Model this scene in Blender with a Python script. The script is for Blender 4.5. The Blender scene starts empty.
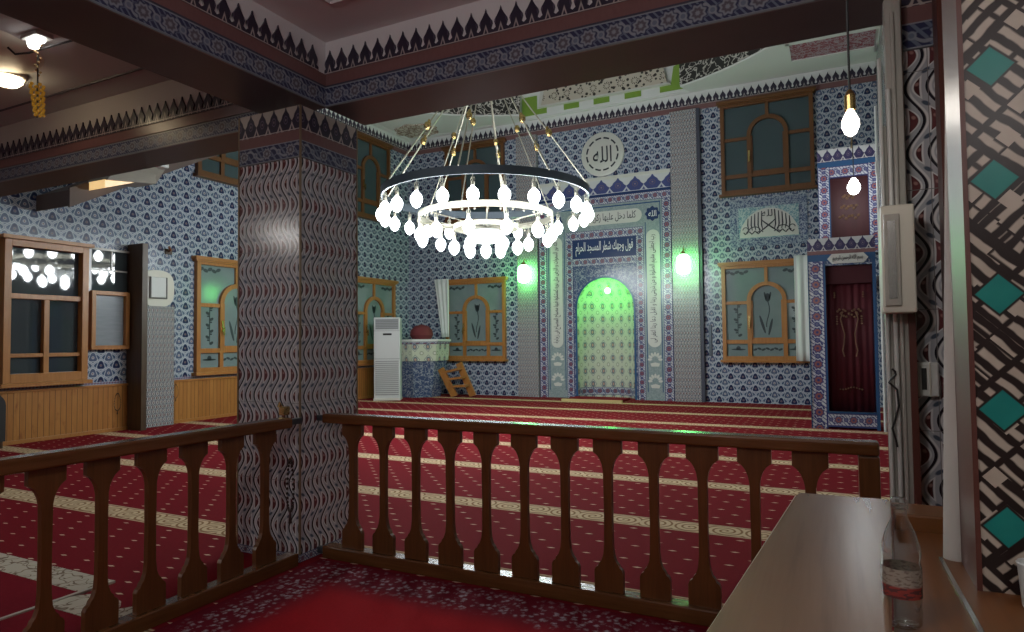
import bpy, bmesh, math, random
from math import sin, cos, pi, radians, sqrt, atan2
from mathutils import Vector, Matrix
random.seed(7)
C = bpy.context.scene.collection
SC = bpy.context.scene

# ------------------------------------------------------------------ node expressions
class X:
    def __init__(s, t, sock): s.t, s.s = t, sock
    def _b(s, op, o): return s.t.m(op, s, o)
    def __add__(s, o): return s.t.m('ADD', s, o)
    __radd__ = __add__
    def __mul__(s, o): return s.t.m('MULTIPLY', s, o)
    __rmul__ = __mul__
    def __sub__(s, o): return s.t.m('SUBTRACT', s, o)
    def __rsub__(s, o): return s.t.m('SUBTRACT', o, s)
    def __truediv__(s, o): return s.t.m('DIVIDE', s, o)
    def __neg__(s): return s.t.m('MULTIPLY', s, -1.0)

class T:
    """a material's node tree with small maths helpers"""
    def __init__(s, mat):
        s.nt = mat.node_tree; s.n = s.nt.nodes; s.l = s.nt.links
        tc = s.n.new('ShaderNodeTexCoord')
        sp = s.n.new('ShaderNodeSeparateXYZ'); s.l.new(tc.outputs['UV'], sp.inputs[0])
        s.u, s.v = X(s, sp.outputs[0]), X(s, sp.outputs[1])
        s.uv = tc.outputs['UV']; s.ob = tc.outputs['Object']
    def put(s, inp, v):
        if isinstance(v, X): s.l.new(v.s, inp)
        elif hasattr(v, 'is_output'): s.l.new(v, inp)
        elif isinstance(v, (tuple, list)) and len(v) == 3 and inp.type == 'RGBA': inp.default_value = (*v, 1)
        else: inp.default_value = v
    def m(s, op, a, b=None, clamp=False):
        nd = s.n.new('ShaderNodeMath'); nd.operation = op; nd.use_clamp = clamp
        s.put(nd.inputs[0], a)
        if b is not None: s.put(nd.inputs[1], b)
        return X(s, nd.outputs[0])
    def fr(s, a): return s.m('FRACT', a)
    def fl(s, a): return s.m('FLOOR', a)
    def ab(s, a): return s.m('ABSOLUTE', a)
    def sin(s, a): return s.m('SINE', a)
    def cos(s, a): return s.m('COSINE', a)
    def sq(s, a): return s.m('SQRT', a)
    def mn(s, a, b): return s.m('MINIMUM', a, b)
    def mx(s, a, b): return s.m('MAXIMUM', a, b)
    def lt(s, a, b): return s.m('LESS_THAN', a, b)
    def gt(s, a, b): return s.m('GREATER_THAN', a, b)
    def at2(s, a, b): return s.m('ARCTAN2', a, b)
    def hyp(s, a, b): return s.sq(a * a + b * b)
    def step(s, a, e, w=.01):           # 1 below the edge, soft over w
        return s.m('MULTIPLY', (a * -1.0 + (e + w)) , 0.5 / w, True) if not isinstance(e, X) else s.m('MULTIPLY', e - a + w, 0.5 / w, True)
    def cell(s, a): return s.fr(a + .5) - .5
    def mix(s, f, a, b):
        nd = s.n.new('ShaderNodeMix'); nd.data_type = 'RGBA'
        s.put(nd.inputs[0], f); s.put(nd.inputs[6], a); s.put(nd.inputs[7], b)
        return X(s, nd.outputs[2])
    def vec(s, x, y, z=0.0):
        nd = s.n.new('ShaderNodeCombineXYZ')
        for i, q in enumerate((x, y, z)): s.put(nd.inputs[i], q)
        return nd.outputs[0]
    def noise(s, vec, scale=5, detail=3, rough=.5):
        nd = s.n.new('ShaderNodeTexNoise'); s.put(nd.inputs['Vector'], vec)
        nd.inputs['Scale'].default_value = scale; nd.inputs['Detail'].default_value = detail; nd.inputs['Roughness'].default_value = rough
        return X(s, nd.outputs[0])
    def white(s, vec):
        nd = s.n.new('ShaderNodeTexWhiteNoise'); nd.noise_dimensions = '3D'; s.put(nd.inputs['Vector'], vec)
        return X(s, nd.outputs['Value'])
    def voro(s, vec, scale, feature='F1'):
        nd = s.n.new('ShaderNodeTexVoronoi'); nd.feature = feature; s.put(nd.inputs['Vector'], vec)
        nd.inputs['Scale'].default_value = scale
        return X(s, nd.outputs['Distance'])

def mat(name, fn, rough=.5, metal=0.0, spec=.5, emit=None, estr=0.0, bump=None, coat=0.0, trans=0.0, ior=1.45):
    m = bpy.data.materials.new(name); m.use_nodes = True
    t = T(m); p = m.node_tree.nodes['Principled BSDF']
    c = fn(t) if callable(fn) else fn
    t.put(p.inputs['Base Color'], c)
    t.put(p.inputs['Roughness'], rough(t) if callable(rough) else rough)
    p.inputs['Metallic'].default_value = metal
    p.inputs['Specular IOR Level'].default_value = spec
    p.inputs['IOR'].default_value = ior
    p.inputs['Coat Weight'].default_value = coat; p.inputs['Coat Roughness'].default_value = .08
    p.inputs['Transmission Weight'].default_value = trans
    if emit: p.inputs['Emission Color'].default_value = (*emit, 1); p.inputs['Emission Strength'].default_value = estr
    if bump:
        bn = m.node_tree.nodes.new('ShaderNodeBump'); h, st, ds = bump(t)
        t.put(bn.inputs['Height'], h); bn.inputs['Strength'].default_value = st; bn.inputs['Distance'].default_value = ds
        m.node_tree.links.new(bn.outputs[0], p.inputs['Normal'])
    return m

# ------------------------------------------------------------------ patterns
WHITE = (.50, .54, .57)
def ogee(t, a=.27, b=.27, ground=(.068, .110, .185), navy=(.018, .022, .07), red=(.16, .05, .055), white=WHITE):
    U, V = t.u / a, t.v / b
    w = t.sin(V * (2 * pi)) * .25
    d = t.mn(t.ab(t.cell(U - w)), t.ab(t.cell(U + w + .5)))
    c1 = t.cell(U - .25), t.cell(V - .75)
    c2 = t.cell(U - .75), t.cell(V - .25)
    r1, r2 = t.hyp(c1[0], c1[1]), t.hyp(c2[0], c2[1])
    pick = t.lt(r1, r2)
    x = c1[0] * pick + c2[0] * (1.0 - pick); y = c1[1] * pick + c2[1] * (1.0 - pick)
    ang = t.at2(x, y + .03)
    r = t.hyp(x * 1.1, y) * (1.0 - t.cos(ang * 3.0) * .16)
    r0 = t.hyp(x, y)
    soft = tuple(.55 * g + .10 for g in ground)
    col = t.mix(t.step(t.ab(r - .285), .024, .014), ground, white)
    core = t.mix(pick, navy, (.095, .12, .19))
    col = t.mix(t.step(r, .215, .02), col, core)
    col = t.mix(t.step(r0, .085, .02), col, t.mix(pick, soft, white))
    col = t.mix(t.step(r0, .045, .015), col, red)
    k = t.cos(V * (2 * pi)) * (.25 * 2 * pi)
    dd = d / t.sq(k * k + 1.0)
    col = t.mix(t.step(dd, .062, .012), col, white)
    col = t.mix(t.step(dd, .020, .010), col, (.20, .24, .34))
    return col

def waves(t, sx=.085, L=.30, ground=(.38, .385, .42), dark=(.016, .013, .020), lite=(.64, .63, .64), red=(.115, .034, .038)):
    V = t.v / L
    U = t.u / sx - t.sin(V * (2 * pi)) * .42
    F = t.fr(U)
    col = ground
    ph = t.cell(V - .25); ph2 = t.cell(V - .75)
    for q, k, wd in ((ph, red, .20), (ph2, tuple(.6 * c for c in red), .13)):
        f = t.ab(F - .60) + q * q * 6.5
        col = t.mix(t.step(f, wd + .09, .02), col, lite); col = t.mix(t.step(f, wd, .02), col, k)
        col = t.mix(t.step(t.hyp((F - .60) * sx, (q - .05) * L), .008, .003), col, (.30, .16, .15))
    dot = t.hyp((F - .62) * sx, t.cell(V) * L)
    col = t.mix(t.step(dot, .013, .003), col, (.07, .09, .13))
    dot = t.hyp((F - .58) * sx, t.cell(V - .5) * L)
    col = t.mix(t.step(dot, .013, .003), col, (.07, .09, .13))
    col = t.mix(t.step(F, .30, .03), col, lite)
    col = t.mix(t.step(F, .16, .03), col, dark)
    g = t.mn(t.ab(t.cell(t.u / .2)) * .2, t.ab(t.cell(t.v / .54)) * .54)
    return t.mix(t.step(g, .0015, .0008), col, (.16, .15, .15))

def rosette(t, h, v0, ground, flower, core, leaf, per=1.0, along='u'):
    a, b = (t.u, t.v) if along == 'u' else (t.v, t.u)
    P = h * per
    x = t.cell(a / P) * per; y = (b - v0) / h - .5
    r = t.hyp(x, y); an = t.at2(x, y)
    rr = r * (t.cos(an * 8.0) * .12 + 1.0)
    x2 = t.cell(a / P + .5) * per
    r2 = t.hyp(x2, y)
    st = t.ab(y - t.sin(a * (2 * pi / P)) * .28)
    s2 = t.ab(y + t.sin(a * (2 * pi / P)) * .20)
    lf = t.ab(t.cell((a + b * .8) / (P * .25)))
    col = t.mix(t.step(lf, .17, .04) * t.gt(r, .36), ground, leaf)
    col = t.mix(t.step(st, .07, .02), col, flower)
    col = t.mix(t.step(s2, .04, .02), col, leaf)
    col = t.mix(t.step(r2, .17, .03), col, flower); col = t.mix(t.step(r2, .10, .02), col, leaf)
    col = t.mix(t.step(rr, .37, .03), col, ground)
    col = t.mix(t.step(rr, .32, .03), col, flower)
    col = t.mix(t.step(rr, .22, .03), col, core)
    col = t.mix(t.step(rr, .09, .03), col, flower)
    ed = t.ab(y)
    return t.mix(t.gt(ed, .44), col, flower)

def palmettes(t, w, h, v0, ground, dark, pale, u0=0.0):
    s = t.cell((t.u - u0) / w); q = (t.v - v0) / h
    a = t.ab(s)
    wid = t.mn(q * 1.0 + .20, (1.02 - q) * .80) + t.sin(q * 20.0) * .02
    col = t.mix(t.step(a - wid, .0, .02), ground, dark)
    e = .5 - a
    col = t.mix(t.step(e - (.40 - q) * .50, 0.0, .02), col, pale)
    col = t.mix(t.step(e - (.24 - q) * .50, 0.0, .02), col, dark)
    an = t.hyp(s, (q - .48) * .9)
    col = t.mix(t.step(t.ab(an - .15), .02, .012), col, (.13, .10, .16))
    col = t.mix(t.step(an, .05, .02), col, (.22, .17, .20))
    return t.mix(t.gt(q, 0.0) * t.lt(q, .04), col, pale)

def medall(t):
    a, b = .25, .34
    odd = t.fr(t.fl(t.v / b + .5) * .5) * 2.0
    x = t.cell(t.u / a); y = t.cell(t.v / b)
    d = t.ab(x) * 1.15 + t.ab(y); 
    r = t.hyp(x, y * .75)
    col = t.mix(t.step(d, .40, .02), (.52, .55, .44), (.16, .20, .22))
    col = t.mix(t.step(d, .34, .02), col, (.58, .60, .50))
    col = t.mix(t.step(r, .17, .02), col, (.12, .16, .20)); col = t.mix(t.step(r, .09, .02), col, (.45, .30, .24))
    x2 = t.cell(t.u / a + .5); y2 = t.cell(t.v / b + .5)
    r2 = t.hyp(x2, y2)
    col = t.mix(t.step(r2, .16, .02), col, (.30, .34, .26)); col = t.mix(t.step(r2, .09, .02), col, (.62, .62, .55))
    return col

def woodf(c1, c2, along='v', k=1.0):
    def f(t):
        u, v = (t.u, t.v) if along == 'v' else (t.v, t.u)
        n = t.noise(t.vec(u * 22.0 * k, v * 1.6 * k), 1.0, 4, .6)
        s = t.noise(t.vec(u * 90.0 * k, v * 4.0 * k), 1.0, 2, .5)
        col = t.mix(t.m('MULTIPLY', n - .3, 2.2, True), c1, c2)
        return t.mix(t.m('MULTIPLY', s - .5, 1.4, True), col, tuple(q * .6 for q in c1))
    return f

def matchboard(t):
    b = t.fr(t.u / .085)
    idx = t.fl(t.u / .085)
    tone = t.white(t.vec(idx, 3.0, 1.0))
    n = t.noise(t.vec(t.u * 30.0, t.v * 2.0), 1.0, 4, .6)
    n2 = t.noise(t.vec(t.u * 9.0 + tone * 40.0, t.v * 3.0), 1.0, 3, .6)
    col = t.mix(tone, (.36, .15, .035), (.44, .20, .05))
    col = t.mix(t.m('MULTIPLY', n - .35, 2.0, True), col, (.30, .115, .028))
    col = t.mix(t.m('MULTIPLY', n2 - .58, 5.0, True), col, (.22, .07, .02))
    return t.mix(t.step(t.ab(b - .5) * -1.0, -.45, .02), col, (.10, .04, .012))

def carpet(t):
    P, Y0 = 1.6, 3.76
    d = t.cell((t.v - Y0) / P) * P
    ad = t.ab(d)
    # dashes between the bands
    ry = t.v / .145; row = t.fl(ry); sh = t.fr(row * .5)
    x = t.cell(t.u / .27 + sh) * .27; y = (t.fr(ry) - .5) * .145
    tri = t.ab(x) / .034 + t.ab(y - x * .1) / .011
    pile = t.noise(t.vec(t.u, t.v), 45.0, 3, .7)
    red = t.mix(pile, (.13, .004, .010), (.22, .010, .018))
    col = t.mix(t.step(tri, 1.0, .1) * t.gt(ad, .19), red, (.68, .50, .36))
    # scroll band
    a = t.cell(t.u / .27) * .27; q = t.fl(t.u / .27 + .5); flip = t.fr(q * .5) * 4.0 - 1.0
    r = t.hyp(a, d); an = t.at2(a * flip, d)
    sp = t.fr(r * 19.0 + an * (1 / (2 * pi)))
    ink = t.step(t.ab(sp - .5), .17, .06) * t.step(ad, .112, .006)
    band = t.mix(ink, (.62, .47, .30), (.27, .15, .075))
    band = t.mix(t.step(t.ab(ad - .118), .006, .003), band, (.25, .11, .06))
    return t.mix(t.step(ad, .138, .004), col, band)

def floral_rug(t):
    # local UV: distance inwards from the border is baked in by the rug's own size
    pile = t.noise(t.vec(t.u, t.v), 60.0, 3, .7)
    big = t.noise(t.vec(t.u, t.v), 1.5, 3, .6)
    red = t.mix(pile, (.24, .003, .008), (.40, .008, .014))
    red = t.mix(t.m('MULTIPLY', big - .45, 1.6, True), red, (.17, .004, .010))
    dx = t.u + 3.20; dy = 3.52 - t.v
    e = t.mn(dx, dy)
    n1 = t.noise(t.vec(t.u, t.v), 5.5, 4, .6); n2 = t.noise(t.vec(t.u * 1.0 + 7.0, t.v), 40.0, 4, .75)
    vo = t.voro(t.vec(t.u, t.v), 26.0)
    zone = t.step(t.ab(e - .19) + n1 * .34, .30, .05)
    leaf = t.m('MULTIPLY', (n2 + (.5 - vo) * .6) - .52, 4.5, True) * zone
    bord = t.mix(t.step(e, .38, .1), red, (.125, .006, .016))
    return t.mix(leaf, bord, (.34, .30, .34))

def kufic(t):
    k = .026
    a = (t.u + t.v) / (1.41421 * k); b = (t.u - t.v) / (1.41421 * k)
    # blocks of parallel strokes turned at right angles to each other
    B = 5.0
    ca, cb = t.fl(a / B), t.fl(b / B)
    w = t.white(t.vec(ca, cb, 1.0))
    w2 = t.white(t.vec(ca, cb, 5.0))
    horiz = t.gt(w, .5)
    nz = t.noise(t.vec(t.u, t.v), 14.0, 2, .5)
    wob = (nz - .5) * .55
    s1 = t.ab(t.cell(a * .80 + wob + w2)); s2 = t.ab(t.cell(b * .80 - wob + w2))
    st = s1 * horiz + s2 * (1.0 - horiz)
    bl = t.mn(t.ab(t.cell(a / B)) * B, t.ab(t.cell(b / B)) * B)
    cut = t.white(t.vec(t.fl(a * .8), t.fl(b * .8), 2.0))
    bar = t.mn(t.ab(t.cell(a * .4 + .5)), t.ab(t.cell(b * .4)))
    dark = t.mx(t.step(st, .265, .05), t.step(bl, .26, .05))
    dark = t.mx(dark, t.step(bar, .09, .03) * t.gt(cut, .55))
    dark = dark * (1.0 - t.gt(cut, .95))
    cream = t.mix(t.noise(t.vec(t.u, t.v), 30.0, 2, .5), (.40, .33, .27), (.50, .43, .36))
    col = t.mix(dark, cream, (.022, .013, .012))
    # turquoise lozenges
    x = t.cell((t.u - .318) / .24) * .24; y = t.cell((t.v - 1.340) / .25 ) * .25
    x2 = t.cell((t.u - .318) / .24 + .5) * .24; y2 = t.cell((t.v - 1.340) / .25 + .5) * .25
    dm = t.mn(t.ab(x) + t.ab(y), t.ab(x2) + t.ab(y2))
    col = t.mix(t.step(dm, .050, .002), col, (.022, .013, .012))
    return t.mix(t.step(dm, .043, .0015), col, t.mix(nz, (.01, .16, .15), (.02, .24, .20)))

def arabesque(ground, ink, k=7.0, th=.06):
    def f(t):
        n = t.noise(t.vec(t.u, t.v), k, 2, .5)
        n2 = t.noise(t.vec(t.v + 4.0, t.u), k * 1.4, 2, .5)
        d = t.mn(t.ab(n - .5), t.ab(n2 - .5))
        return t.mix(t.step(d, th * .5, th * .25), ground, ink)
    return f

def lattice_star(t):
    k = .36
    x = t.cell(t.u / k); y = t.cell(t.v / k)
    an = t.at2(x, y); r = t.hyp(x, y)
    col = (.50, .46, .37)
    d = t.voro(t.vec(t.u / k, t.v / k), 3.2)
    hole = t.step(d, .34, .03)
    ring = t.step(t.ab(r - .34 - t.cos(an * 10.0) * .03), .035, .01)
    pet = t.step(t.ab(r - .2), .06, .015) * t.step(t.ab(t.cell(an * (10 / (2 * pi)))), .22, .03)
    return t.mix(t.mx(hole * t.gt(r, .30), pet), col, (.035, .03, .025))

M = {}
M['ogee'] = mat('tile_ogee_lattice', ogee, rough=.22)
M['waves'] = mat('tile_wavy_stems', waves, rough=.16)
M['waves_fine'] = mat('tile_wavy_stems_fine', lambda t: waves(t, .075, .16, (.30, .305, .31), (.035, .03, .04), (.50, .50, .49), (.10, .055, .055)), rough=.25)
NAVY, IVORY = (.018, .022, .075), (.40, .40, .42)
M['soffit'] = mat('dark_brown_soffit', lambda t: t.mix(t.noise(t.vec(t.u, t.v), 2.2, 4, .6), (.042, .043, .048), (.080, .076, .084)), rough=.4)
M['redband'] = mat('brick_red_band', lambda t: t.mix(t.noise(t.vec(t.u * 3.0, t.v), 18, 3), (.15, .072, .072), (.20, .100, .098)), rough=.3)
M['ceil'] = mat('pinkish_plaster', (.68, .65, .67), rough=.8)
M['ceil2'] = mat('white_plaster', (.66, .68, .66), rough=.7)
M['plain'] = mat('cream_wall_paint', (.45, .42, .38), rough=.8)
M['carpet'] = mat('red_prayer_carpet', carpet, rough=.95, spec=.1)
M['rug'] = mat('red_floral_rug', floral_rug, rough=.95, spec=.1)
M['pine_board'] = mat('orange_pine_matchboard', matchboard, rough=.35)
M['pine'] = mat('orange_pine', woodf((.32, .13, .032), (.42, .185, .05)), rough=.35)
M['pine_h'] = mat('orange_pine_horizontal', woodf((.32, .13, .032), (.42, .185, .05), 'u'), rough=.35)
M['walnut'] = mat('dark_varnished_wood', woodf((.092, .033, .010), (.14, .054, .018)), rough=.3)
M['walnut_h'] = mat('dark_varnished_rail', woodf((.10, .037, .012), (.155, .062, .022), 'u'), rough=.22)
M['darkwood'] = mat('dark_brown_board', woodf((.05, .028, .015), (.085, .05, .028)), rough=.4)
M['desk'] = mat('glossy_brown_laminate', woodf((.18, .098, .055), (.235, .135, .078), 'v', .5), rough=.27, spec=.6)
M['ledge'] = mat('reddish_brown_varnish', woodf((.15, .052, .014), (.20, .076, .023), 'v', .6), rough=.36)
M['steel'] = mat('brushed_steel', (.55, .55, .55), rough=.25, metal=1)
M['brass'] = mat('polished_brass', (.62, .44, .18), rough=.25, metal=1)
M['gunmetal'] = mat('dark_ring_metal', (.10, .12, .14), rough=.35, metal=.8)
M['chrome'] = mat('pale_chain_metal', (.50, .47, .38), rough=.4, metal=.9)
M['pine_dark'] = mat('shaded_pine', woodf((.115, .045, .013), (.16, .068, .021)), rough=.45)  # pine colour darkened to paint in the weaker light at the upper windows
M['pine_shaded_h'] = mat('shaded_pine_horizontal', woodf((.115, .045, .013), (.16, .068, .021), 'u'), rough=.45)
M['glass_frost'] = mat('frosted_teal_glass', lambda t: t.mix(t.noise(t.vec(t.u, t.v), 3.0, 3), (.14, .20, .20), (.21, .265, .26)), rough=.12)
M['glass_dark'] = mat('dark_window_glass', (.035, .045, .05), rough=.03, spec=.9)
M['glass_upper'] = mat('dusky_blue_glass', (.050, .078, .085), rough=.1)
M['etch'] = mat('etched_dark_motif', (.02, .035, .04), rough=.4)
M['white_pl'] = mat('white_plastic', (.60, .62, .60), rough=.35)
M['cream_pl'] = mat('cream_plastic', (.62, .60, .52), rough=.4)
M['casing'] = mat('greyish_white_lacquer', lambda t: t.mix(t.noise(t.vec(t.u * 6.0, t.v * .7), 2.0, 3), (.36, .35, .32), (.46, .45, .41)), rough=.16, spec=.6)
M['post'] = mat('matt_white_pipe', (.58, .56, .52), rough=.9, spec=.02)
M['cloth_w'] = mat('white_curtain_cloth', (.66, .70, .66), rough=.9)
M['velvet'] = mat('burgundy_velvet', lambda t: t.mix(t.noise(t.vec(t.u * 8.0, t.v * .6), 3.0, 3), (.055, .003, .008), (.095, .006, .012)), rough=.7)
M['gold'] = mat('gold_embroidery', (.42, .28, .10), rough=.5, metal=.2)
M['dullgold'] = mat('faded_gold_thread', (.16, .085, .045), rough=.6)
M['darkred'] = mat('maroon_cushion_cloth', (.16, .03, .035), rough=.9)
M['black'] = mat('black_rubber', (.015, .015, .016), rough=.5)
M['ink'] = mat('black_lettering', (.015, .02, .03), rough=.4)
M['ink_w'] = mat('white_lettering', (.72, .74, .74), rough=.4)
M['ivory'] = mat('ivory_panel', (.56, .57, .52), rough=.35)
M['sage'] = mat('sage_green_tile', arabesque((.30, .37, .36), (.22, .29, .30), 11.0), rough=.2)
M['navyp'] = mat('navy_tile', (.018, .04, .12), rough=.2)
M['teal_floral'] = mat('teal_floral_tile', arabesque((.16, .30, .34), (.45, .55, .55), 9.0), rough=.25)
M['blue_floral'] = mat('blue_floral_tile', arabesque((.055, .085, .17), (.30, .34, .38), 7.0, .034), rough=.2)
M['deepblue'] = mat('blue_trim', (.03, .085, .19), rough=.25)
M['medall'] = mat('niche_medallion_tile', medall, rough=.2)
M['lattice'] = mat('plaster_star_lattice', lattice_star, rough=.6)
M['lime'] = mat('lime_green_paint', (.20, .34, .05), rough=.6)
M['frieze'] = mat('black_scroll_frieze', arabesque((.018, .017, .015), (.50, .48, .43), 3.2, .030), rough=.6)
M['redfloral'] = mat('red_floral_band', arabesque((.26, .05, .07), (.42, .34, .38), 6.0), rough=.5)
M['plasterrose'] = mat('tan_plaster_relief', arabesque((.62, .56, .48), (.26, .17, .13), 4.0, .06), rough=.7)
M['kufic'] = mat('kufic_brick_tile', kufic, rough=.3, spec=.25)
M['redtrim'] = mat('dark_red_trim', (.10, .03, .022), rough=.4)
M['paper'] = mat('white_label_paper', (.5, .45, .38), rough=.6)
M['red_label'] = mat('red_bottle_label', arabesque((.30, .03, .03), (.55, .40, .35), 60.0), rough=.4)
M['pet'] = mat('clear_bottle_plastic', (.9, .92, .92), rough=.05)
_nt = M['pet'].node_tree; _tr = _nt.nodes.new('ShaderNodeBsdfTransparent'); _tr.inputs[0].default_value = (.90, .91, .90, 1)
_gl = _nt.nodes.new('ShaderNodeBsdfGlossy'); _gl.inputs['Roughness'].default_value = .06; _gl.inputs[0].default_value = (.9, .92, .92, 1)
_lw = _nt.nodes.new('ShaderNodeLayerWeight'); _lw.inputs[0].default_value = .32; _mx = _nt.nodes.new('ShaderNodeMixShader')
_nt.links.new(_lw.outputs['Facing'], _mx.inputs[0]); _nt.links.new(_tr.outputs[0], _mx.inputs[1]); _nt.links.new(_gl.outputs[0], _mx.inputs[2])
_nt.links.new(_mx.outputs[0], _nt.nodes['Material Output'].inputs[0])
M['bulb'] = mat('lit_white_bulb', (.8, .8, .8), emit=(.90, .97, 1.0), estr=50)
M['bulb_small'] = mat('lit_pendant_bulb', (.8, .8, .8), emit=(1, .92, .82), estr=85)
M['bulb_far'] = mat('lit_lantern_glass', (.8, .8, .8), emit=(.95, .98, 1.0), estr=50)
M['lamp_warm'] = mat('lit_warm_dome', (.8, .8, .8), emit=(1, .80, .50), estr=16)
M['tube_white'] = mat('lit_fluorescent_tube', (.8, .8, .8), emit=(1, .96, .9), estr=8)
M['green_lamp'] = mat('lit_green_lamp', (.8, .8, .8), emit=(.16, 1.0, .20), estr=30)
M['yellow_lamp'] = mat('lit_yellow_diffuser', (.8, .8, .8), emit=(1, .62, .20), estr=.75)
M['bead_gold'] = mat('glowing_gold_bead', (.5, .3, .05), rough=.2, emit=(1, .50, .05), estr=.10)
M['bead_dark'] = mat('dark_prayer_bead', (.03, .015, .012), rough=.3)
M['mauve'] = mat('magenta_red_pile', lambda t: t.mix(t.noise(t.vec(t.u, t.v), 40, 3, .7), (.14, .004, .012), (.23, .009, .020)), rough=.95, spec=.1)
M['creamband'] = mat('cream_rug_border', arabesque((.54, .48, .39), (.20, .14, .10), 5.0, .022), rough=.9, spec=.1)
M['tan_fringe'] = mat('tan_rug_edge', (.50, .36, .17), rough=.9)
M['beige'] = mat('beige_casing', (.22, .195, .16), rough=.5)
M['brownsoffit'] = mat('brown_stair_soffit', (.10, .068, .058), rough=.6)

def bandmat(name, h, v0, scheme='navy', per=1.0, along='u'):
    if scheme == 'navy': a = (NAVY, (.24, .26, .30), (.10, .085, .11), (.13, .155, .22))
    elif scheme == 'white': a = ((.50, .52, .54), (.04, .05, .16), (.25, .095, .09), (.11, .12, .22))
    return mat(name, lambda t: rosette(t, h, v0, *a, per=per, along=along), rough=.35)

# ------------------------------------------------------------------ mesh helpers
class B:
    def __init__(s): s.bm = bmesh.new(); s.uvf = []
    def box(s, x0, x1, y0, y1, z0, z1, bev=0.0, seg=2):
        if x0 > x1: x0, x1 = x1, x0
        if y0 > y1: y0, y1 = y1, y0
        if z0 > z1: z0, z1 = z1, z0
        q = [(x0,y0,z0),(x1,y0,z0),(x1,y1,z0),(x0,y1,z0),(x0,y0,z1),(x1,y0,z1),(x1,y1,z1),(x0,y1,z1)]
        v = [s.bm.verts.new(p) for p in q]
        f = [s.bm.faces.new([v[i] for i in k]) for k in ((0,3,2,1),(4,5,6,7),(0,1,5,4),(1,2,6,5),(2,3,7,6),(3,0,4,7))]
        if bev:
            ed = list({e for a in f for e in a.edges})
            bmesh.ops.bevel(s.bm, geom=ed, offset=bev, segments=seg, profile=.5, affect='EDGES')
        return s
    def prism(s, poly, fn, a, b):
        """poly of 2D points; fn(p, q, depth) -> 3D"""
        n = len(poly)
        A = [s.bm.verts.new(fn(p[0], p[1], a)) for p in poly]; D = [s.bm.verts.new(fn(p[0], p[1], b)) for p in poly]
        fs = [s.bm.faces.new(A[::-1]), s.bm.faces.new(D)]
        for i in range(n): fs.append(s.bm.faces.new([A[i], A[(i+1) % n], D[(i+1) % n], D[i]]))
        return s
    def face(s, pts):
        s.bm.faces.new([s.bm.verts.new(p) for p in pts]); return s
    def tube(s, pts, r, n=8, cap=True):
        pts = [Vector(p) for p in pts]; rings = []
        up = Vector((0, 0, 1)); prev = None
        for i, p in enumerate(pts):
            d = (pts[min(i+1, len(pts)-1)] - pts[max(i-1, 0)]).normalized()
            if prev is None:
                a = d.orthogonal().normalized()
            else:
                a = prev - d * prev.dot(d)
                a = a.normalized() if a.length > 1e-6 else d.orthogonal().normalized()
            prev = a; b = d.cross(a)
            rr = r[i] if isinstance(r, (list, tuple)) else r
            rings.append([s.bm.verts.new(p + (a * cos(2*pi*k/n) + b * sin(2*pi*k/n)) * rr) for k in range(n)])
        for A, D in zip(rings, rings[1:]):
            for k in range(n): s.bm.faces.new([A[k], A[(k+1) % n], D[(k+1) % n], D[k]])
        if cap: s.bm.faces.new(rings[0][::-1]); s.bm.faces.new(rings[-1])
        return s
    def lathe(s, prof, c=(0, 0, 0), n=24, axis='z', a0=0, a1=2*pi, sx=1.0, sy=1.0):
        full = abs(a1 - a0 - 2*pi) < 1e-6
        rings = []
        for r, h in prof:
            ring = []
            for k in range(n if full else n + 1):
                an = a0 + (a1 - a0) * k / n
                x, y, z = r * cos(an) * sx, r * sin(an) * sy, h
                p = {'z': (x, y, z), 'y': (x, z, y), 'x': (z, x, y)}[axis]
                ring.append(s.bm.verts.new((c[0]+p[0], c[1]+p[1], c[2]+p[2])))
            rings.append(ring)
        m = n if full else n
        for A, D in zip(rings, rings[1:]):
            for k in range(m):
                j = (k + 1) % len(A)
                if not full and k + 1 >= len(A): continue
                s.bm.faces.new([A[k], A[j], D[j], D[k]])
        if full:
            for ring, rv in ((rings[0], True), (rings[-1], False)):
                s.bm.faces.new(ring[::-1] if rv else ring)
        return s
    def ball(s, c, r, n=12, sz=1.0):
        m = max(4, n // 2)
        prof = [(max(1e-4, r * sin(pi * i / m)), -r * sz * cos(pi * i / m)) for i in range(m + 1)]
        return s.lathe(prof, c, n)
    def torus(s, c, R, r, n=48, m=8, axis='z'):
        pts = []
        for k in range(n):
            a = 2*pi*k/n; pts.append((a))
        rings = []
        for a in pts:
            ring = []
            for j in range(m):
                b = 2*pi*j/m; q = R + r*cos(b); x, y, z = q*cos(a), q*sin(a), r*sin(b)
                p = {'z': (x, y, z), 'y': (x, z, y), 'x': (z, x, y)}[axis]
                ring.append(s.bm.verts.new((c[0]+p[0], c[1]+p[1], c[2]+p[2])))
            rings.append(ring)
        for i in range(n):
            A, D = rings[i], rings[(i+1) % n]
            for j in range(m): s.bm.faces.new([A[j], A[(j+1) % m], D[(j+1) % m], D[j]])
        return s
    def xf(s, mtx): bmesh.ops.transform(s.bm, matrix=mtx, verts=s.bm.verts[:]); return s

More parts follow.
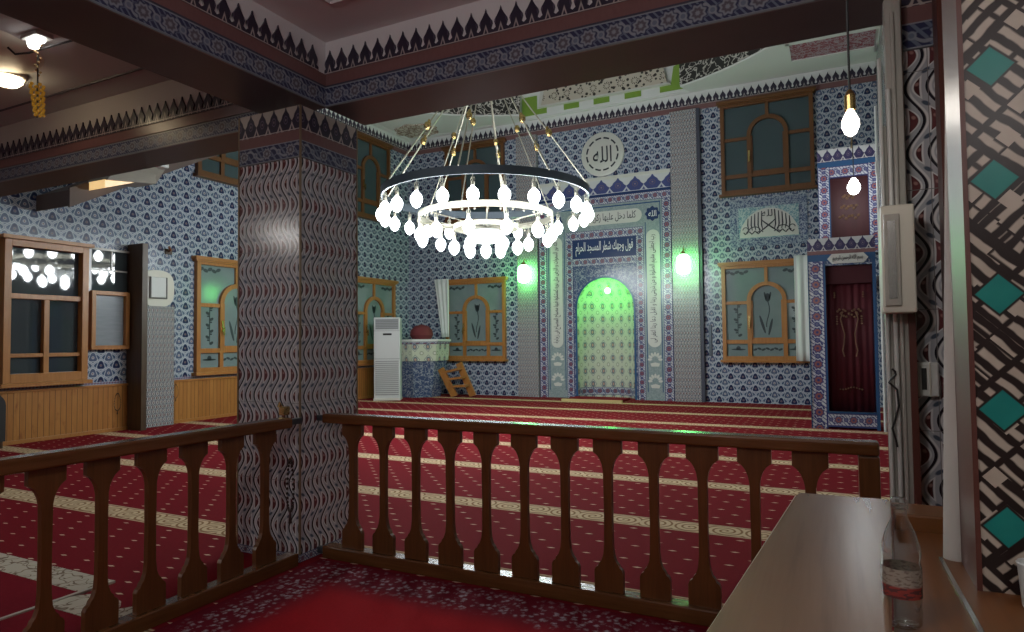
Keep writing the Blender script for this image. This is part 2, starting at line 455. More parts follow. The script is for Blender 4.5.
def obj(name, b, m, parent=None, smooth=False, org=None, loc=None):
    """one mesh object; b holds WORLD coordinates; org is where its own origin goes"""
    bm = b.bm
    bmesh.ops.recalc_face_normals(bm, faces=bm.faces[:])
    uv = bm.loops.layers.uv.new('UVMap')
    for f in bm.faces:
        n = f.normal; ax, ay, az = abs(n.x), abs(n.y), abs(n.z)
        for l in f.loops:
            p = l.vert.co
            l[uv].uv = (p.y, p.z) if ax > ay and ax > az else ((p.x, p.z) if ay >= az else (p.x, p.y))
    if org is None: org = Vector(parent['_o']) if parent is not None and '_o' in parent else Vector((0, 0, 0))
    org = Vector(org)
    for v in bm.verts: v.co -= org
    me = bpy.data.meshes.new(name); bm.to_mesh(me); bm.free()
    for q in (m if isinstance(m, (list, tuple)) else [m]): me.materials.append(q)
    if smooth:
        for p in me.polygons: p.use_smooth = True
    o = bpy.data.objects.new(name, me); C.objects.link(o)
    if parent is not None:
        o.parent = parent
        if '_o' in parent: o.location = org - Vector(parent['_o'])
    else: o.location = org
    o['_o'] = tuple(org)
    return o
def sm(o, ang=40):
    me = o.data
    for p in me.polygons: p.use_smooth = True
    try: me.set_sharp_from_angle(angle=radians(ang))
    except Exception: pass
    return o
def tag(o, label, cat, group=None):
    o['label'] = label; o['category'] = cat
    if group: o['group'] = group
    return o
def thing(name, label, cat, loc, group=None):
    o = bpy.data.objects.new(name, None); C.objects.link(o); o.location = loc; o['_o'] = tuple(loc)
    o.empty_display_size = .1
    return tag(o, label, cat, group)
def struct(name, b, m, parent=None, smooth=False):
    o = obj(name, b, m, parent, smooth)
    if parent is None: o['kind'] = 'structure'
    return o
def sthing(name, loc):
    o = bpy.data.objects.new(name, None); C.objects.link(o); o.location = loc; o['_o'] = tuple(loc); o['kind'] = 'structure'
    return o
FX = lambda x: (lambda p, q, d: (x + d, p, q))     # plane facing X: p=y, q=z
FY = lambda y: (lambda p, q, d: (p, y + d, q))     # plane facing Y: p=x, q=z
FZ = lambda z: (lambda p, q, d: (p, q, z + d))

# Arabic letters joined by hand
_A = {'ا':('FE8D','FE8E'),'أ':('FE83','FE84'),'إ':('FE87','FE88'),'ب':('FE8F','FE90','FE91','FE92'),'ت':('FE95','FE96','FE97','FE98'),'ج':('FE9D','FE9E','FE9F','FEA0'),
 'ح':('FEA1','FEA2','FEA3','FEA4'),'خ':('FEA5','FEA6','FEA7','FEA8'),'د':('FEA9','FEAA'),'ر':('FEAD','FEAE'),'ز':('FEAF','FEB0'),'س':('FEB1','FEB2','FEB3','FEB4'),'ش':('FEB5','FEB6','FEB7','FEB8'),
 'ط':('FEC1','FEC2','FEC3','FEC4'),'ع':('FEC9','FECA','FECB','FECC'),'ف':('FED1','FED2','FED3','FED4'),'ق':('FED5','FED6','FED7','FED8'),'ك':('FED9','FEDA','FEDB','FEDC'),'ل':('FEDD','FEDE','FEDF','FEE0'),
 'م':('FEE1','FEE2','FEE3','FEE4'),'ن':('FEE5','FEE6','FEE7','FEE8'),'ه':('FEE9','FEEA','FEEB','FEEC'),'و':('FEED','FEEE'),'ي':('FEF1','FEF2','FEF3','FEF4'),'ى':('FEEF','FEF0'),'ص':('FEB9','FEBA','FEBB','FEBC'),'ض':('FEBD','FEBE','FEBF','FEC0'),'ذ':('FEAB','FEAC'),'ة':('FE93','FE94'),'غ':('FECD','FECE','FECF','FED0'),'ث':('FE99','FE9A','FE9B','FE9C'),'ظ':('FEC5','FEC6','FEC7','FEC8')}
def arab(s):
    out = []
    for i, ch in enumerate(s):
        if ch not in _A: out.append(ch); continue
        f = _A[ch]; pv = s[i-1] if i else ' '; nx = s[i+1] if i+1 < len(s) else ' '
        jp = pv in _A and len(_A[pv]) == 4; jn = nx in _A and len(f) == 4
        out.append(chr(int(f[3 if jp and jn else 1 if jp else 2 if jn else 0], 16)))
    return ''.join(out[::-1])
def script(name, text, w, h, m, parent, place, depth=.006, mirror=False):
    """lettering as a thin mesh fitted into w x h, mapped by place(x, y, d)"""
    cu = bpy.data.curves.new(name, 'FONT'); cu.body = arab(text); cu.extrude = .01; cu.resolution_u = 2; cu.offset = .004
    o = bpy.data.objects.new(name, cu); C.objects.link(o)
    me = bpy.data.meshes.new_from_object(o.evaluated_get(bpy.context.evaluated_depsgraph_get()))
    bpy.data.objects.remove(o)
    b = B(); b.bm.from_mesh(me); bpy.data.meshes.remove(me)
    vs = b.bm.verts[:]
    x0, x1 = min(v.co.x for v in vs), max(v.co.x for v in vs); y0, y1 = min(v.co.y for v in vs), max(v.co.y for v in vs)
    for v in vs:
        x = ((v.co.x - x0) / (x1 - x0) - .5) * w; y = ((v.co.y - y0) / (y1 - y0) - .5) * h
        v.co = place(-x if mirror else x, y, depth if v.co.z > 0 else 0.0)
    return obj(name, b, m, parent)

# ------------------------------------------------------------------ camera
yaw, pitch, roll, F = radians(26.3), radians(2.15), radians(-.6), 655.0
fw = Vector((-sin(yaw)*cos(pitch), cos(yaw)*cos(pitch), sin(pitch))); rt = Vector((cos(yaw), sin(yaw), 0)); up = rt.cross(fw)
r2 = rt*cos(roll) + up*sin(roll); u2 = up*cos(roll) - rt*sin(roll)
cd = bpy.data.cameras.new('camera'); cam = bpy.data.objects.new('camera', cd); C.objects.link(cam)
mw = Matrix((r2, u2, -fw)).transposed().to_4x4(); mw.translation = (0, 0, 1.5); cam.matrix_world = mw
cd.sensor_width = 36; cd.lens = 36 * F / 1024; cd.clip_start = .05; SC.camera = cam

# ------------------------------------------------------------------ the room shell
XL, XR, YN = -11.3, .92, 16.0          # left wall, right wall, mihrab wall
HZ = 7.45                              # hall ceiling
NZ = 3.64                              # ceiling of the low bays
struct('floor', B().box(XL-.2, 2.2, -4.7, YN+.8, -.12, 0), M['carpet'])
struct('wall_left', B().box(XL-.2, XL, -4.5, YN+.2, 0, HZ+.1), M['ogee'])
wn = B(); wn.box(XL-.2, -7.07, YN, YN+.2, 0, HZ+.1).box(-3.53, XR+.3, YN, YN+.2, 0, HZ+.1).box(-7.07, -3.53, YN, YN+.2, 5.15, HZ+.1)
wn.box(-7.07, -6.1, YN, YN+.2, 0, 5.15).box(-4.4, -3.53, YN, YN+.2, 0, 5.15).box(-6.1, -4.4, YN, YN+.2, 3.2, 5.15)
struct('wall_front', wn, M['ogee'])
struct('wall_right', B().box(XR, XR+.2, 3.42, YN+.2, 0, HZ+.1), M['waves_fine'])
struct('wall_back', B().box(XL-.2, 2.2, -4.7, -4.5, 0, NZ+.4), M['plain'])
struct('wall_right.001', B().box(1.3, 1.5, -4.5, 3.6, 0, NZ+.4), M['waves'])
struct('wall_bounce', B().box(XL, XR+.2, 3.78, 3.96, NZ-.1, HZ+.1), M['ceil'])  # unseen wall closing the open gallery, added to bounce light
# low ceilings of the bays before the hall
struct('ceiling', B().box(-3.3, 2.2, -4.5, 3.78, NZ, NZ+.1), M['ceil'])
struct('ceiling.001', B().box(XL, -3.3, -4.5, 3.9, NZ+.10, NZ+.2), mat('bounce_cooled_plaster', (.46, .47, .48), rough=.8))  # plaster colour cooled to cancel red light bouncing off the carpet
tr = B()
for off, r in ((.42, .016), (.50, .009)):
    x0, x1, y0, y1 = -3.22+off, 1.2, -1.6, 3.55-off
    tr.tube([(x0, y0, NZ), (x0, y1, NZ), (x1, y1, NZ)], r, 6)
struct('trim_1', tr, M['ceil'])
struct('trim_2', B().tube([(-11.2, 3.62-.25, NZ+.1), (-3.9, 3.62-.25, NZ+.1)], .012, 6), M['soffit'])

# hall ceiling with the round dome opening, cut square where the panel above the mihrab stands
CX, CY, CR = -5.25, 9.75, 6.1
def hole(a):
    r = CR
    if sin(a) > .5:
        x = 6.15 / sin(a) * cos(a)
        if abs(x) < 2.25: r = 6.15 / sin(a)
    return r
def outer(a):
    c, s_ = cos(a), sin(a); t = 1e9
    if c > 1e-6: t = min(t, (XR - CX) / c)
    if c < -1e-6: t = min(t, (XL - CX) / c)
    if s_ > 1e-6: t = min(t, (YN - CY) / s_)
    if s_ < -1e-6: t = min(t, (3.9 - CY) / s_)
    return t
an = sorted(set([2*pi*k/96 for k in range(96)] + [atan2(6.15, 2.25) - 1e-4, atan2(6.15, 2.25) + 1e-4, pi - atan2(6.15, 2.25) - 1e-4, pi - atan2(6.15, 2.25) + 1e-4]
       + [atan2(b_ - CY, a_ - CX) % (2*pi) for a_ in (XL, XR) for b_ in (3.9, YN)]))
cb, dr, fz, dm_ = B(), B(), B(), B()
for i, a in enumerate(an):
    b_ = an[(i+1) % len(an)]
    P = lambda q, r, z: (CX + r*cos(q), CY + r*sin(q), z)
    ha, hb = hole(a), hole(b_); oa, ob_ = max(outer(a), ha + .002), max(outer(b_), hb + .002)
    cb.face([P(a, ha, HZ), P(b_, hb, HZ), P(b_, ob_, HZ), P(a, oa, HZ)])
    dr.face([P(a, ha, HZ), P(b_, hb, HZ), P(b_, hb, 9.0), P(a, ha, 9.0)])
    if not (ha > CR + .01 or hb > CR + .01):
        fz.prism([(0, 0)]*0 or [P(a, ha-.02, HZ+.03)[:2], P(b_, hb-.02, HZ+.03)[:2], P(b_, hb-.001, HZ)[:2], P(a, ha-.001, HZ)[:2]], FZ(0), HZ+.04, HZ+.62)
    for k in range(6):
        z0, z1 = 9 + 3.6*sin(pi/2*k/6), 9 + 3.6*sin(pi/2*(k+1)/6); s0, s1 = 1.02*cos(pi/2*k/6), 1.02*cos(pi/2*(k+1)/6)
        if k < 5: dm_.face([P(a, 6.6*s0, z0), P(b_, 6.6*s0, z0), P(b_, 6.6*s1, z1), P(a, 6.6*s1, z1)])
        else: dm_.face([P(a, 6.6*s0, z0), P(b_, 6.6*s0, z0), P(b_, 0, z1)])
struct('ceiling.002', cb, M['ceil2'])
drum = struct('trim_3', dr, M['ceil2'])
struct('trim_4', fz, M['frieze'])
struct('ceiling.003', dm_, M['ceil2'])

# ------------------------------------------------------------------ beams, pillars and their tile bands
def cresting(bld, n, w, h, place):
    prof = [(-.5, 0), (.5, 0), (.5, .14), (.33, .22), (.43, .42), (.40, .52), (.24, .66), (.13, .78), (.06, .86), (0, 1)]
    prof += [(-a, b) for a, b in prof[-2:1:-1]]
    for i in range(n):
        bld.prism([((i + .5 + a) * w, b * h) for a, b in prof], place, 0, .012)
def crestmat(name, w, h, v0, u0, ground=(.030, .024, .045)):
    return mat(name, lambda t: palmettes(t, w, h, v0, ground, (.030, .024, .045), (.42, .37, .36), u0), rough=.3)
BZ = 3.17
def beam(name, x0, x1, y0, y1, ztop): return struct(name, B().box(x0, x1, y0, y1, BZ, ztop), M['soffit'])
mb_navy = bandmat('beam_floral_band', .135, BZ+.008, 'navy', 1.15)
PW = .105
cm_y = crestmat('cresting_palmette_x', PW, .16, 3.405, -3.22)
cm_x = crestmat('cresting_palmette_y', PW, .16, 3.405, -2.0)
cm_l = crestmat('cresting_palmette_left', PW, .17, 3.405, -11.3)
fb = beam('beam', -3.22, XR+.2, 3.55, 3.98, NZ)
struct('floral_band', B().box(-3.22, XR+.2, 3.542, 3.55, BZ+.008, BZ+.145), mb_navy, fb)
struct('edge_strip', B().box(-3.22, XR+.2, 3.536, 3.55, BZ, BZ+.010), mat('grey_blue_edge', (.16, .18, .20), rough=.3), fb)
struct('edge_strip', B().box(-3.22, XR+.2, 3.536, 3.55, BZ+.143, BZ+.152), mat('dark_edge', (.05, .05, .08), rough=.3), fb)
struct('red_band', B().box(-3.22, XR+.2, 3.538, 3.55, BZ+.152, BZ+.235), M['redband'], fb)
struct('plaster_strip', B().box(-3.22, XR+.2, 3.544, 3.55, BZ+.235, NZ), M['ceil'], fb)
b = B(); cresting(b, 41, PW, .165, lambda p, q, d: (-3.22 + p, 3.544 - d, 3.405 + q)); struct('cresting', b, cm_y, fb)
lb = beam('beam.001', -3.72, -3.22, -4.5, 3.55, NZ)
struct('floral_band', B().box(-3.22, -3.212, -2, 3.542, BZ+.008, BZ+.145), mb_navy, lb)
struct('edge_strip', B().box(-3.22, -3.206, -2, 3.536, BZ, BZ+.010), bpy.data.materials['grey_blue_edge'], lb)
struct('edge_strip', B().box(-3.22, -3.206, -2, 3.536, BZ+.143, BZ+.152), bpy.data.materials['dark_edge'], lb)
struct('red_band', B().box(-3.22, -3.208, -2, 3.538, BZ+.152, BZ+.235), M['redband'], lb)
struct('plaster_strip', B().box(-3.22, -3.214, -4.5, 3.544, BZ+.235, NZ), M['ceil'], lb)
b = B(); cresting(b, 52, PW, .165, lambda p, q, d: (-3.214 + d, -2.0 + p, 3.405 + q)); struct('cresting', b, cm_x, lb)
wb = beam('beam.002', XL, -3.72, 3.64, 4.0, NZ+.1)
mb_navy2 = bandmat('left_beam_floral_band', .125, BZ+.008, 'navy', 1.0)
struct('floral_band', B().box(XL, -3.72, 3.632, 3.64, BZ+.008, BZ+.135), mb_navy2, wb)
struct('edge_strip', B().box(XL, -3.72, 3.626, 3.64, BZ, BZ+.010), bpy.data.materials['grey_blue_edge'], wb)
struct('red_band', B().box(XL, -3.72, 3.628, 3.64, BZ+.14, BZ+.225), M['redband'], wb)
struct('plaster_strip', B().box(XL, -3.72, 3.634, 3.64, BZ+.225, NZ+.1), mat('pale_plaster_strip', (.52, .48, .46), rough=.6), wb)
b = B(); cresting(b, 72, PW, .17, lambda p, q, d: (XL + p, 3.632 - d, 3.395 + q)); struct('cresting', b, cm_l, wb)

def pillar(name, x0, x1, y0, y1, wm):
    p = sthing(name, ((x0+x1)/2, (y0+y1)/2, 0))
    obj('shaft', B().box(x0, x1, y0, y1, 0, 2.80), wm, p)
    e = .004
    obj('floral_band', B().box(x0-e, x1+e, y0-e, y1+e, 2.805, 2.925), bandmat(name+'_floral', .12, 2.805, 'navy', 1.9), p)
    obj('red_band', B().box(x0-e, x1+e, y0-e, y1+e, 2.925, 3.0), M['redband'], p)
    obj('palmette_band', B().box(x0-e, x1+e, y0-e, y1+e, 3.0, BZ), crestmat(name+'_crest', .115, .165, 3.003, x1-.02, (.43, .38, .34)), p)
    tb = B()
    for x, y in ((x0, y0), (x1, y0), (x1, y1), (x0, y1)): tb.box(x-.006, x+.006, y-.006, y+.006, 0.05, BZ)
    obj('corner_trim', tb, mat(name+'_trim', (.22, .16, .10), rough=.35, metal=.3), p)
    obj('base_border', B().box(x0-.008, x1+.008, y0-.008, y1+.008, 0, .05), bandmat(name+'_base', .05, 0, 'white', 1.6), p)
    return p
pillar('tiled_pillar', -3.93, -3.33, 3.42, 4.02, M['waves'])
pillar('tiled_pillar.001', .30, .90, 3.44, 4.02, M['waves'])

# tile cresting along the hall walls, under the ceiling
HB = 7.02
cmh = crestmat('hall_cresting_x', .16, .25, HB+.12, XL); cmh2 = crestmat('hall_cresting_y', .16, .25, HB+.12, 4.0)
b = B(); cresting(b, 77, .16, .25, lambda p, q, d: (XL + p, YN - .02 - d, HB + .12 + q)); struct('trim_5', b, cmh)
b = B(); cresting(b, 75, .16, .25, lambda p, q, d: (XL + .02 + d, 4.0 + p, HB + .12 + q)); struct('trim_6', b, cmh2)
struct('trim_7', B().box(XL, XR, YN-.03, YN, HB, HB+.12).box(XL, XL+.03, 4, YN, HB, HB+.12), M['redband'])
struct('trim_8', B().box(XL, XR, YN-.02, YN, HB+.12, HZ).box(XL, XL+.02, 4, YN, HB+.12, HZ), M['ceil2'])

# pilasters
def pilaster(name, bx, dark):
    o = struct(name, B().box(*bx), M['waves_fine'])
    return o
pilaster('pilaster', (-7.67, -7.07, YN-.14, YN, 0, HB), None)
p2 = pilaster('pilaster.001', (-3.50, -2.88, YN-.14, YN, 0, HB), None)
obj('edge_strip', B().box(-2.88, -2.80, YN-.12, YN, 0, HB), mat('painted_shade_strip', (.05, .055, .08), rough=.5), p2)  # dark strip painted in for the shade line at the pilaster's side
struct('pilaster.002', B().box(XL, XL+.16, 7.5, 8.22, 0, 2.2), M['waves_fine'])
struct('trim_9', B().box(XL, XL+.42, 7.40, 7.50, 0, 3.28), M['darkwood'])
# wainscot on the left wall
def wainscot(name, y0, y1):
    w = struct(name, B().box(XL, XL+.045, y0, y1, .05, .78), M['pine_board'])
    obj('cap_rail', B().box(XL, XL+.07, y0, y1, .78, .82, .006), M['pine'], w)
    obj('skirting', B().box(XL, XL+.06, y0, y1, 0, .06, .004), M['pine'], w)
    obj('tile_edging', B().box(XL, XL+.012, y0, y1, .82, .87), bandmat(name.replace('.', '_')+'_edging', .05, .82, 'white', 1.0), w)
wainscot('wainscot', 4.0, 7.40); wainscot('wainscot.001', 8.22, 13.7); wainscot('wainscot.002', 13.7, 15.3)

# ------------------------------------------------------------------ windows
TULIP = 0
def hall_window(name, place, x0, x1, z0, z1, glass, decor=True, wood=('pine', 'pine_h'), hmirror=False):
    """place(p, q, d): p along the wall, q height, d out of the wall"""
    w, h = x1 - x0, z1 - z0
    cx = x0 + w * .515; R = w * .20; base = z0 + h * .19; spring = z0 + h * .62; bar = z0 + h * .60
    root = sthing(name, place((x0+x1)/2, z0, 0))
    def bx(b, a0, a1, c0, c1, d0, d1):
        b.prism([(a0, c0), (a1, c0), (a1, c1), (a0, c1)], place, d0, d1)
    f = B(); t = .085
    bx(f, x0, x0+t, z0, z1, 0, .09); bx(f, x1-t, x1, z0, z1, 0, .09)
    bx(f, x0+t, x1-t, z0, z0+t, 0, .09); bx(f, x0+t, x1-t, z1-t, z1, 0, .09)
    obj('window_frame', f, M[wood[0]], root)
    c = B(); bx(c, x0-.07, x1+.07, z1, z1+.07, 0, .15); bx(c, x0-.04, x1+.04, z1-.03, z1, 0, .12)
    obj('cornice', c, M[wood[1]], root)
    s = B(); bx(s, x0-.05, x1+.05, z0-.06, z0, 0, .15); obj('window_sill', s, M[wood[1]], root)
    g = B(); bx(g, x0+t, x1-t, z0+t, z1-t, .005, .02); obj('pane', g, M[glass], root)
    m = B(); k = .045
    bx(m, x0+t, x1-t, base-k, base+k, .02, .07)
    for xx in (cx-R-k, cx+R-k): bx(m, xx, xx+2*k, z0+t, base, .02, .065)
    for xx in (cx-R-k, cx+R-k): bx(m, xx, xx+2*k, base, spring, .02, .08)
    bx(m, x0+t, cx-R-k, bar-k*.8, bar+k*.8, .02, .065); bx(m, cx+R+k, x1-t, bar-k*.8, bar+k*.8, .02, .065)
    bx(m, cx-k*.8, cx+k*.8, spring+R+k*.6, z1-t, .02, .065)
    arc = [(cx+(R+k)*cos(pi*i/16), spring+(R+k)*sin(pi*i/16)) for i in range(17)] + [(cx+(R-k)*cos(pi*i/16), spring+(R-k)*sin(pi*i/16)) for i in range(16, -1, -1)]
    m.prism(arc, place, .02, .082)
    obj('mullion', m, M[wood[0]], root)
    s2 = B(); q = .03; R2 = R - k
    bx(s2, cx-R2, cx-R2+q, base+k, spring, .025, .06); bx(s2, cx+R2-q, cx+R2, base+k, spring, .025, .06); bx(s2, cx-R2, cx+R2, base+k, base+k+q*1.5, .025, .06)
    obj('casement', s2, M[wood[0]], root)
    hb = B(); hx = cx - R - .0
    bx(hb, hx-.02, hx+.02, z0+h*.36, z0+h*.46, .08, .10); bx(hb, hx-.012, hx+.012, z0+h*.38, z0+h*.40, .10, .14); bx(hb, hx-.015, hx+.015, z0+h*.33, z0+h*.40, .13, .15)
    obj('handle', hb, M['brass'], root)
    if decor:
        d = B(); U = R2 * .9
        def blob(px, pz, a, bq, rot, n=12):
            d.prism([(px + a*cos(2*pi*i/n)*cos(rot) - bq*sin(2*pi*i/n)*sin(rot), pz + a*cos(2*pi*i/n)*sin(rot) + bq*sin(2*pi*i/n)*cos(rot)) for i in range(n)], place, .0195, .0225)
        zc = (base + spring) / 2
        blob(cx+.02, spring+.06, .062, .10, 0); blob(cx-.03, spring+.10, .022, .09, .25); blob(cx+.07, spring+.10, .022, .09, -.25)
        pts = [(cx+.02+.035*sin(i*.5), spring-.02-i*(spring-base-.35)/10) for i in range(11)]
        for (a1, c1), (a2, c2) in zip(pts, pts[1:]): d.prism([(a1-.011, c1), (a1+.011, c1), (a2+.011, c2), (a2-.011, c2)], place, .0195, .0225)
        blob(cx-.10, zc-.08, .03, .22, .28); blob(cx+.07, zc-.14, .028, .20, -.22)
        for sx_ in (x0+t+(cx-R-x0-t)/2, x1-t-(x1-cx-R-t)/2):
            for i in range(7):
                blob(sx_+.045*(-1)**i, base+.15+i*.12, .05, .03, .5*(-1)**i)
                blob(sx_-.03*(-1)**i, base+.21+i*.12, .03, .018, 0)
            blob(sx_, base+.55, .012, .42, 0)
            blob(sx_, z0+.24, .16, .02, 0); blob(sx_, z0+.27, .05, .05, 0)
            for i in range(5): blob(sx_-.2+i*.1, z1-t-.08-.03*(i % 2), .06, .035, .4*(-1)**i)
        for i in range(7): blob(cx-.27+i*.09, z0+.235+.02*(i % 2), .05, .024, .4*(-1)**i)
        obj('etched_motif', d, M['etch'], root)
    return root
PN = lambda p, q, d: (p, YN - d, q)
PL = lambda p, q, d: (XL + d, p, q)
hall_window('window_1', PN, -9.98, -8.08, 1.0, 3.18, 'glass_frost')
hall_window('window_2', PN, -2.38, -.48, 1.0, 3.20, 'glass_frost')
hall_window('window_3', PN, -9.98, -8.08, 4.87, 7.0, 'glass_upper', False, ('pine_dark', 'pine_shaded_h'))
hall_window('window_4', PN, -2.33, -.33, 4.87, 7.0, 'glass_upper', False, ('pine_dark', 'pine_shaded_h'))
hall_window('window_5', PL, 8.76, 10.66, .94, 3.16, 'glass_frost')
hall_window('window_6', PL, 13.34, 15.22, .94, 3.16, 'glass_frost')
hall_window('window_7', PL, 8.76, 10.66, 4.87, 7.0, 'glass_upper', False, ('pine_dark', 'pine_shaded_h'))
hall_window('window_8', PL, 13.3, 15.0, 4.87, 7.0, 'glass_upper', False, ('pine_dark', 'pine_shaded_h'))
# the big casement window on the left wall
def bxl(b, p0, p1, q0, q1, d0, d1, bev=.004): b.box(XL+d0, XL+d1, p0, p1, q0, q1, bev, 1)
w9 = sthing('window_9', (XL, 6.05, .87))
f = B(); y0, y1, z0, z1 = 5.40, 6.64, .93, 3.12; t = .10
bxl(f, y0, y0+t, z0, z1, 0, .16); bxl(f, y1-t, y1, z0, z1, 0, .16); bxl(f, y0+t, y1-t, z1-t, z1, 0, .16); bxl(f, y0+t, y1-t, z0, z0+t+.04, 0, .16)
obj('window_frame', f, M['pine'], w9)
f = B(); bxl(f, y0-.05, y1+.05, z1, z1+.06, 0, .22); obj('cornice', f, M['pine'], w9)
f = B(); bxl(f, y0-.05, y1+.05, z0-.06, z0, 0, .22); obj('window_sill', f, M['pine'], w9)
f = B(); bxl(f, y0+t, y1-t, 2.22, 2.30, .03, .12); bxl(f, y0+t, y1-t, 1.32, 1.38, .03, .11); bxl(f, 5.98, 6.06, z0+t, 2.22, .03, .12)
obj('mullion', f, M['pine'], w9)
for a0, a1, c0, c1 in ((y0+t, y1-t, 2.30, z1-t), (y0+t, 5.98, 1.38, 2.22), (6.06, y1-t, 1.38, 2.22), (y0+t, 5.98, z0+t, 1.32), (6.06, y1-t, z0+t, 1.32)):
    f = B(); bxl(f, a0, a1, c0, c1, .02, .035, 0); obj('pane', f, M['glass_dark'], w9)
# narrow window beside it: a fixed glossy pane over a small casement
w10 = sthing('window_10', (XL, 7.05, 1.4))
y0, y1 = 6.72, 7.38
f = B(); bxl(f, y0, y1, 2.42, 3.14, .01, .03, 0); obj('pane', f, M['glass_dark'], w10)
f = B()
bxl(f, y0-.03, y1+.02, 3.12, 3.16, 0, .06); bxl(f, y0-.03, y0+.02, 2.40, 3.14, 0, .06); bxl(f, y0-.02, y1, 2.77, 2.80, 0, .04); bxl(f, 7.08, 7.11, 2.8, 3.14, 0, .045)
obj('glazing_bar', f, M['casing'], w10)
f = B(); t = .07
bxl(f, y0, y0+t, 1.42, 2.42, 0, .12); bxl(f, y1-t, y1, 1.42, 2.42, 0, .12); bxl(f, y0+t, y1-t, 1.42, 1.42+t, 0, .12); bxl(f, y0+t, y1-t, 2.42-t, 2.42, 0, .12)
obj('window_frame', f, M['pine'], w10)
f = B(); bxl(f, y0+t, y1-t, 1.49, 2.35, .03, .045, 0)
obj('pane', f, mat('rippled_grey_glass', lambda t: t.mix(t.noise(t.vec(t.u * 2.0, t.v * 14.0), 2.0, 3), (.20, .23, .25), (.30, .33, .35)), rough=.2), w10)

# ------------------------------------------------------------------ the mihrab
mh = thing('mihrab', 'tall tiled prayer niche with green-lit arched recess and framed script panels', 'mihrab', (-5.25, YN, 0))
NX0, NX1, NR, NS = -6.0, -4.5, .75, 2.32
ncx = -5.25
# recess
b = B(); seg = 20
for i in range(seg):
    a0, a1 = pi*i/seg, pi*(i+1)/seg
    P = lambda a, z: (ncx + NR*cos(a), YN - .05 + .62*sin(a), z)
    b.face([P(a0, 0), P(a1, 0), P(a1, NS), P(a0, NS)])
    for k in range(8):
        e0, e1 = pi/2*k/8, pi/2*(k+1)/8
        Q = lambda a, e: (ncx + NR*cos(a)*cos(e), YN - .05 + .62*sin(a)*cos(e), NS + NR*sin(e))
        if k < 7: b.face([Q(a0, e0), Q(a1, e0), Q(a1, e1), Q(a0, e1)])
        else: b.face([Q(a0, e0), Q(a1, e0), Q(a1, e1)])
bmesh.ops.remove_doubles(b.bm, verts=b.bm.verts[:], dist=1e-4)
obj('niche', b, M['medall'], mh, True)
b = B()
for i in range(seg):
    a0, a1 = pi*i/seg, pi*(i+1)/seg
    P = lambda a, z, r=.99: (ncx + NR*r*cos(a), YN - .05 + .62*r*sin(a), z)
    b.face([P(a0, .06), P(a1, .06), P(a1, .26), P(a0, .26)])
obj('niche_base_band', b, bandmat('niche_base_floral', .2, .06, 'white'), mh)
# spandrel with the arch cut out
arc = [(ncx + NR*cos(pi*i/24), NS + NR*sin(pi*i/24)) for i in range(25)]
b = B(); b.prism([(NX1, 0)] + arc + [(NX0, 0), (-6.09, 0), (-6.09, 3.40), (-4.41, 3.40), (-4.41, 0)], FY(YN), -.05, 0)
obj('spandrel', b, M['blue_floral'], mh)
rim = [(ncx + (NR+.045)*cos(pi*i/24), NS + (NR+.045)*sin(pi*i/24)) for i in range(25)]
b = B(); b.prism([(NX1, 0)] + arc + [(NX0, 0), (NX0-.045, 0)] + rim[::-1] + [(NX1+.045, 0)], FY(YN), -.062, -.05)
obj('arch_rim', b, M['deepblue'], mh)
fv = bandmat('mihrab_border_upright', .2, 0, 'white', 1.15, 'v')
def strip_v(x0, x1, z0, z1, d=.07):
    m_ = mat('mihrab_border_v_%d' % int(abs(x0) * 100), lambda t: rosette(t, x1-x0, x0, (.50, .52, .54), (.04, .05, .16), (.25, .095, .09), (.11, .12, .22), 1.15, 'v'), rough=.2)
    o = obj('border_strip', B().box(x0, x1, YN-d, YN, z0, z1), m_, mh); return o
def strip_h(x0, x1, z0, z1, d=.07):
    m_ = bandmat('mihrab_border_h_%d' % int(z0 * 100), z1-z0, z0, 'white', 1.15)
    return obj('border_strip', B().box(x0, x1, YN-d, YN, z0, z1), m_, mh)
strip_v(-7.05, -6.83, 0, 4.95); strip_v(-3.75, -3.53, 0, 4.95); strip_h(-7.05, -3.53, 4.95, 5.15)
strip_v(-6.28, -6.09, 0, 4.08); strip_v(-4.41, -4.22, 0, 4.08); strip_h(-6.28, -4.22, 4.08, 4.30); strip_h(-6.09, -4.41, 3.40, 3.60)
b = B().box(-6.83, -6.28, YN-.055, YN, 0, 4.95).box(-4.22, -3.75, YN-.055, YN, 0, 4.95).box(-6.28, -4.22, YN-.055, YN, 4.30, 4.95)
obj('sage_panel', b, M['sage'], mh)
obj('thin_border', B().box(-6.79, -6.77, YN-.06, YN, .2, 4.9).box(-3.81, -3.79, YN-.06, YN, .2, 4.9).box(-6.34, -6.32, YN-.06, YN, .2, 4.4).box(-4.18, -4.16, YN-.06, YN, .2, 4.4).box(-6.79, -3.79, YN-.06, YN, 4.87, 4.9), M['deepblue'], mh)
pnl = obj('script_panel', B().box(-6.09, -4.41, YN-.06, YN, 3.60, 4.08), M['navyp'], mh)
script('lettering', 'فول وجهك شطر المسجد الحرام', 1.52, .36, M['ink_w'], pnl, lambda x, y, d: (-5.25 + x, YN - .06 - d, 3.84 + y))
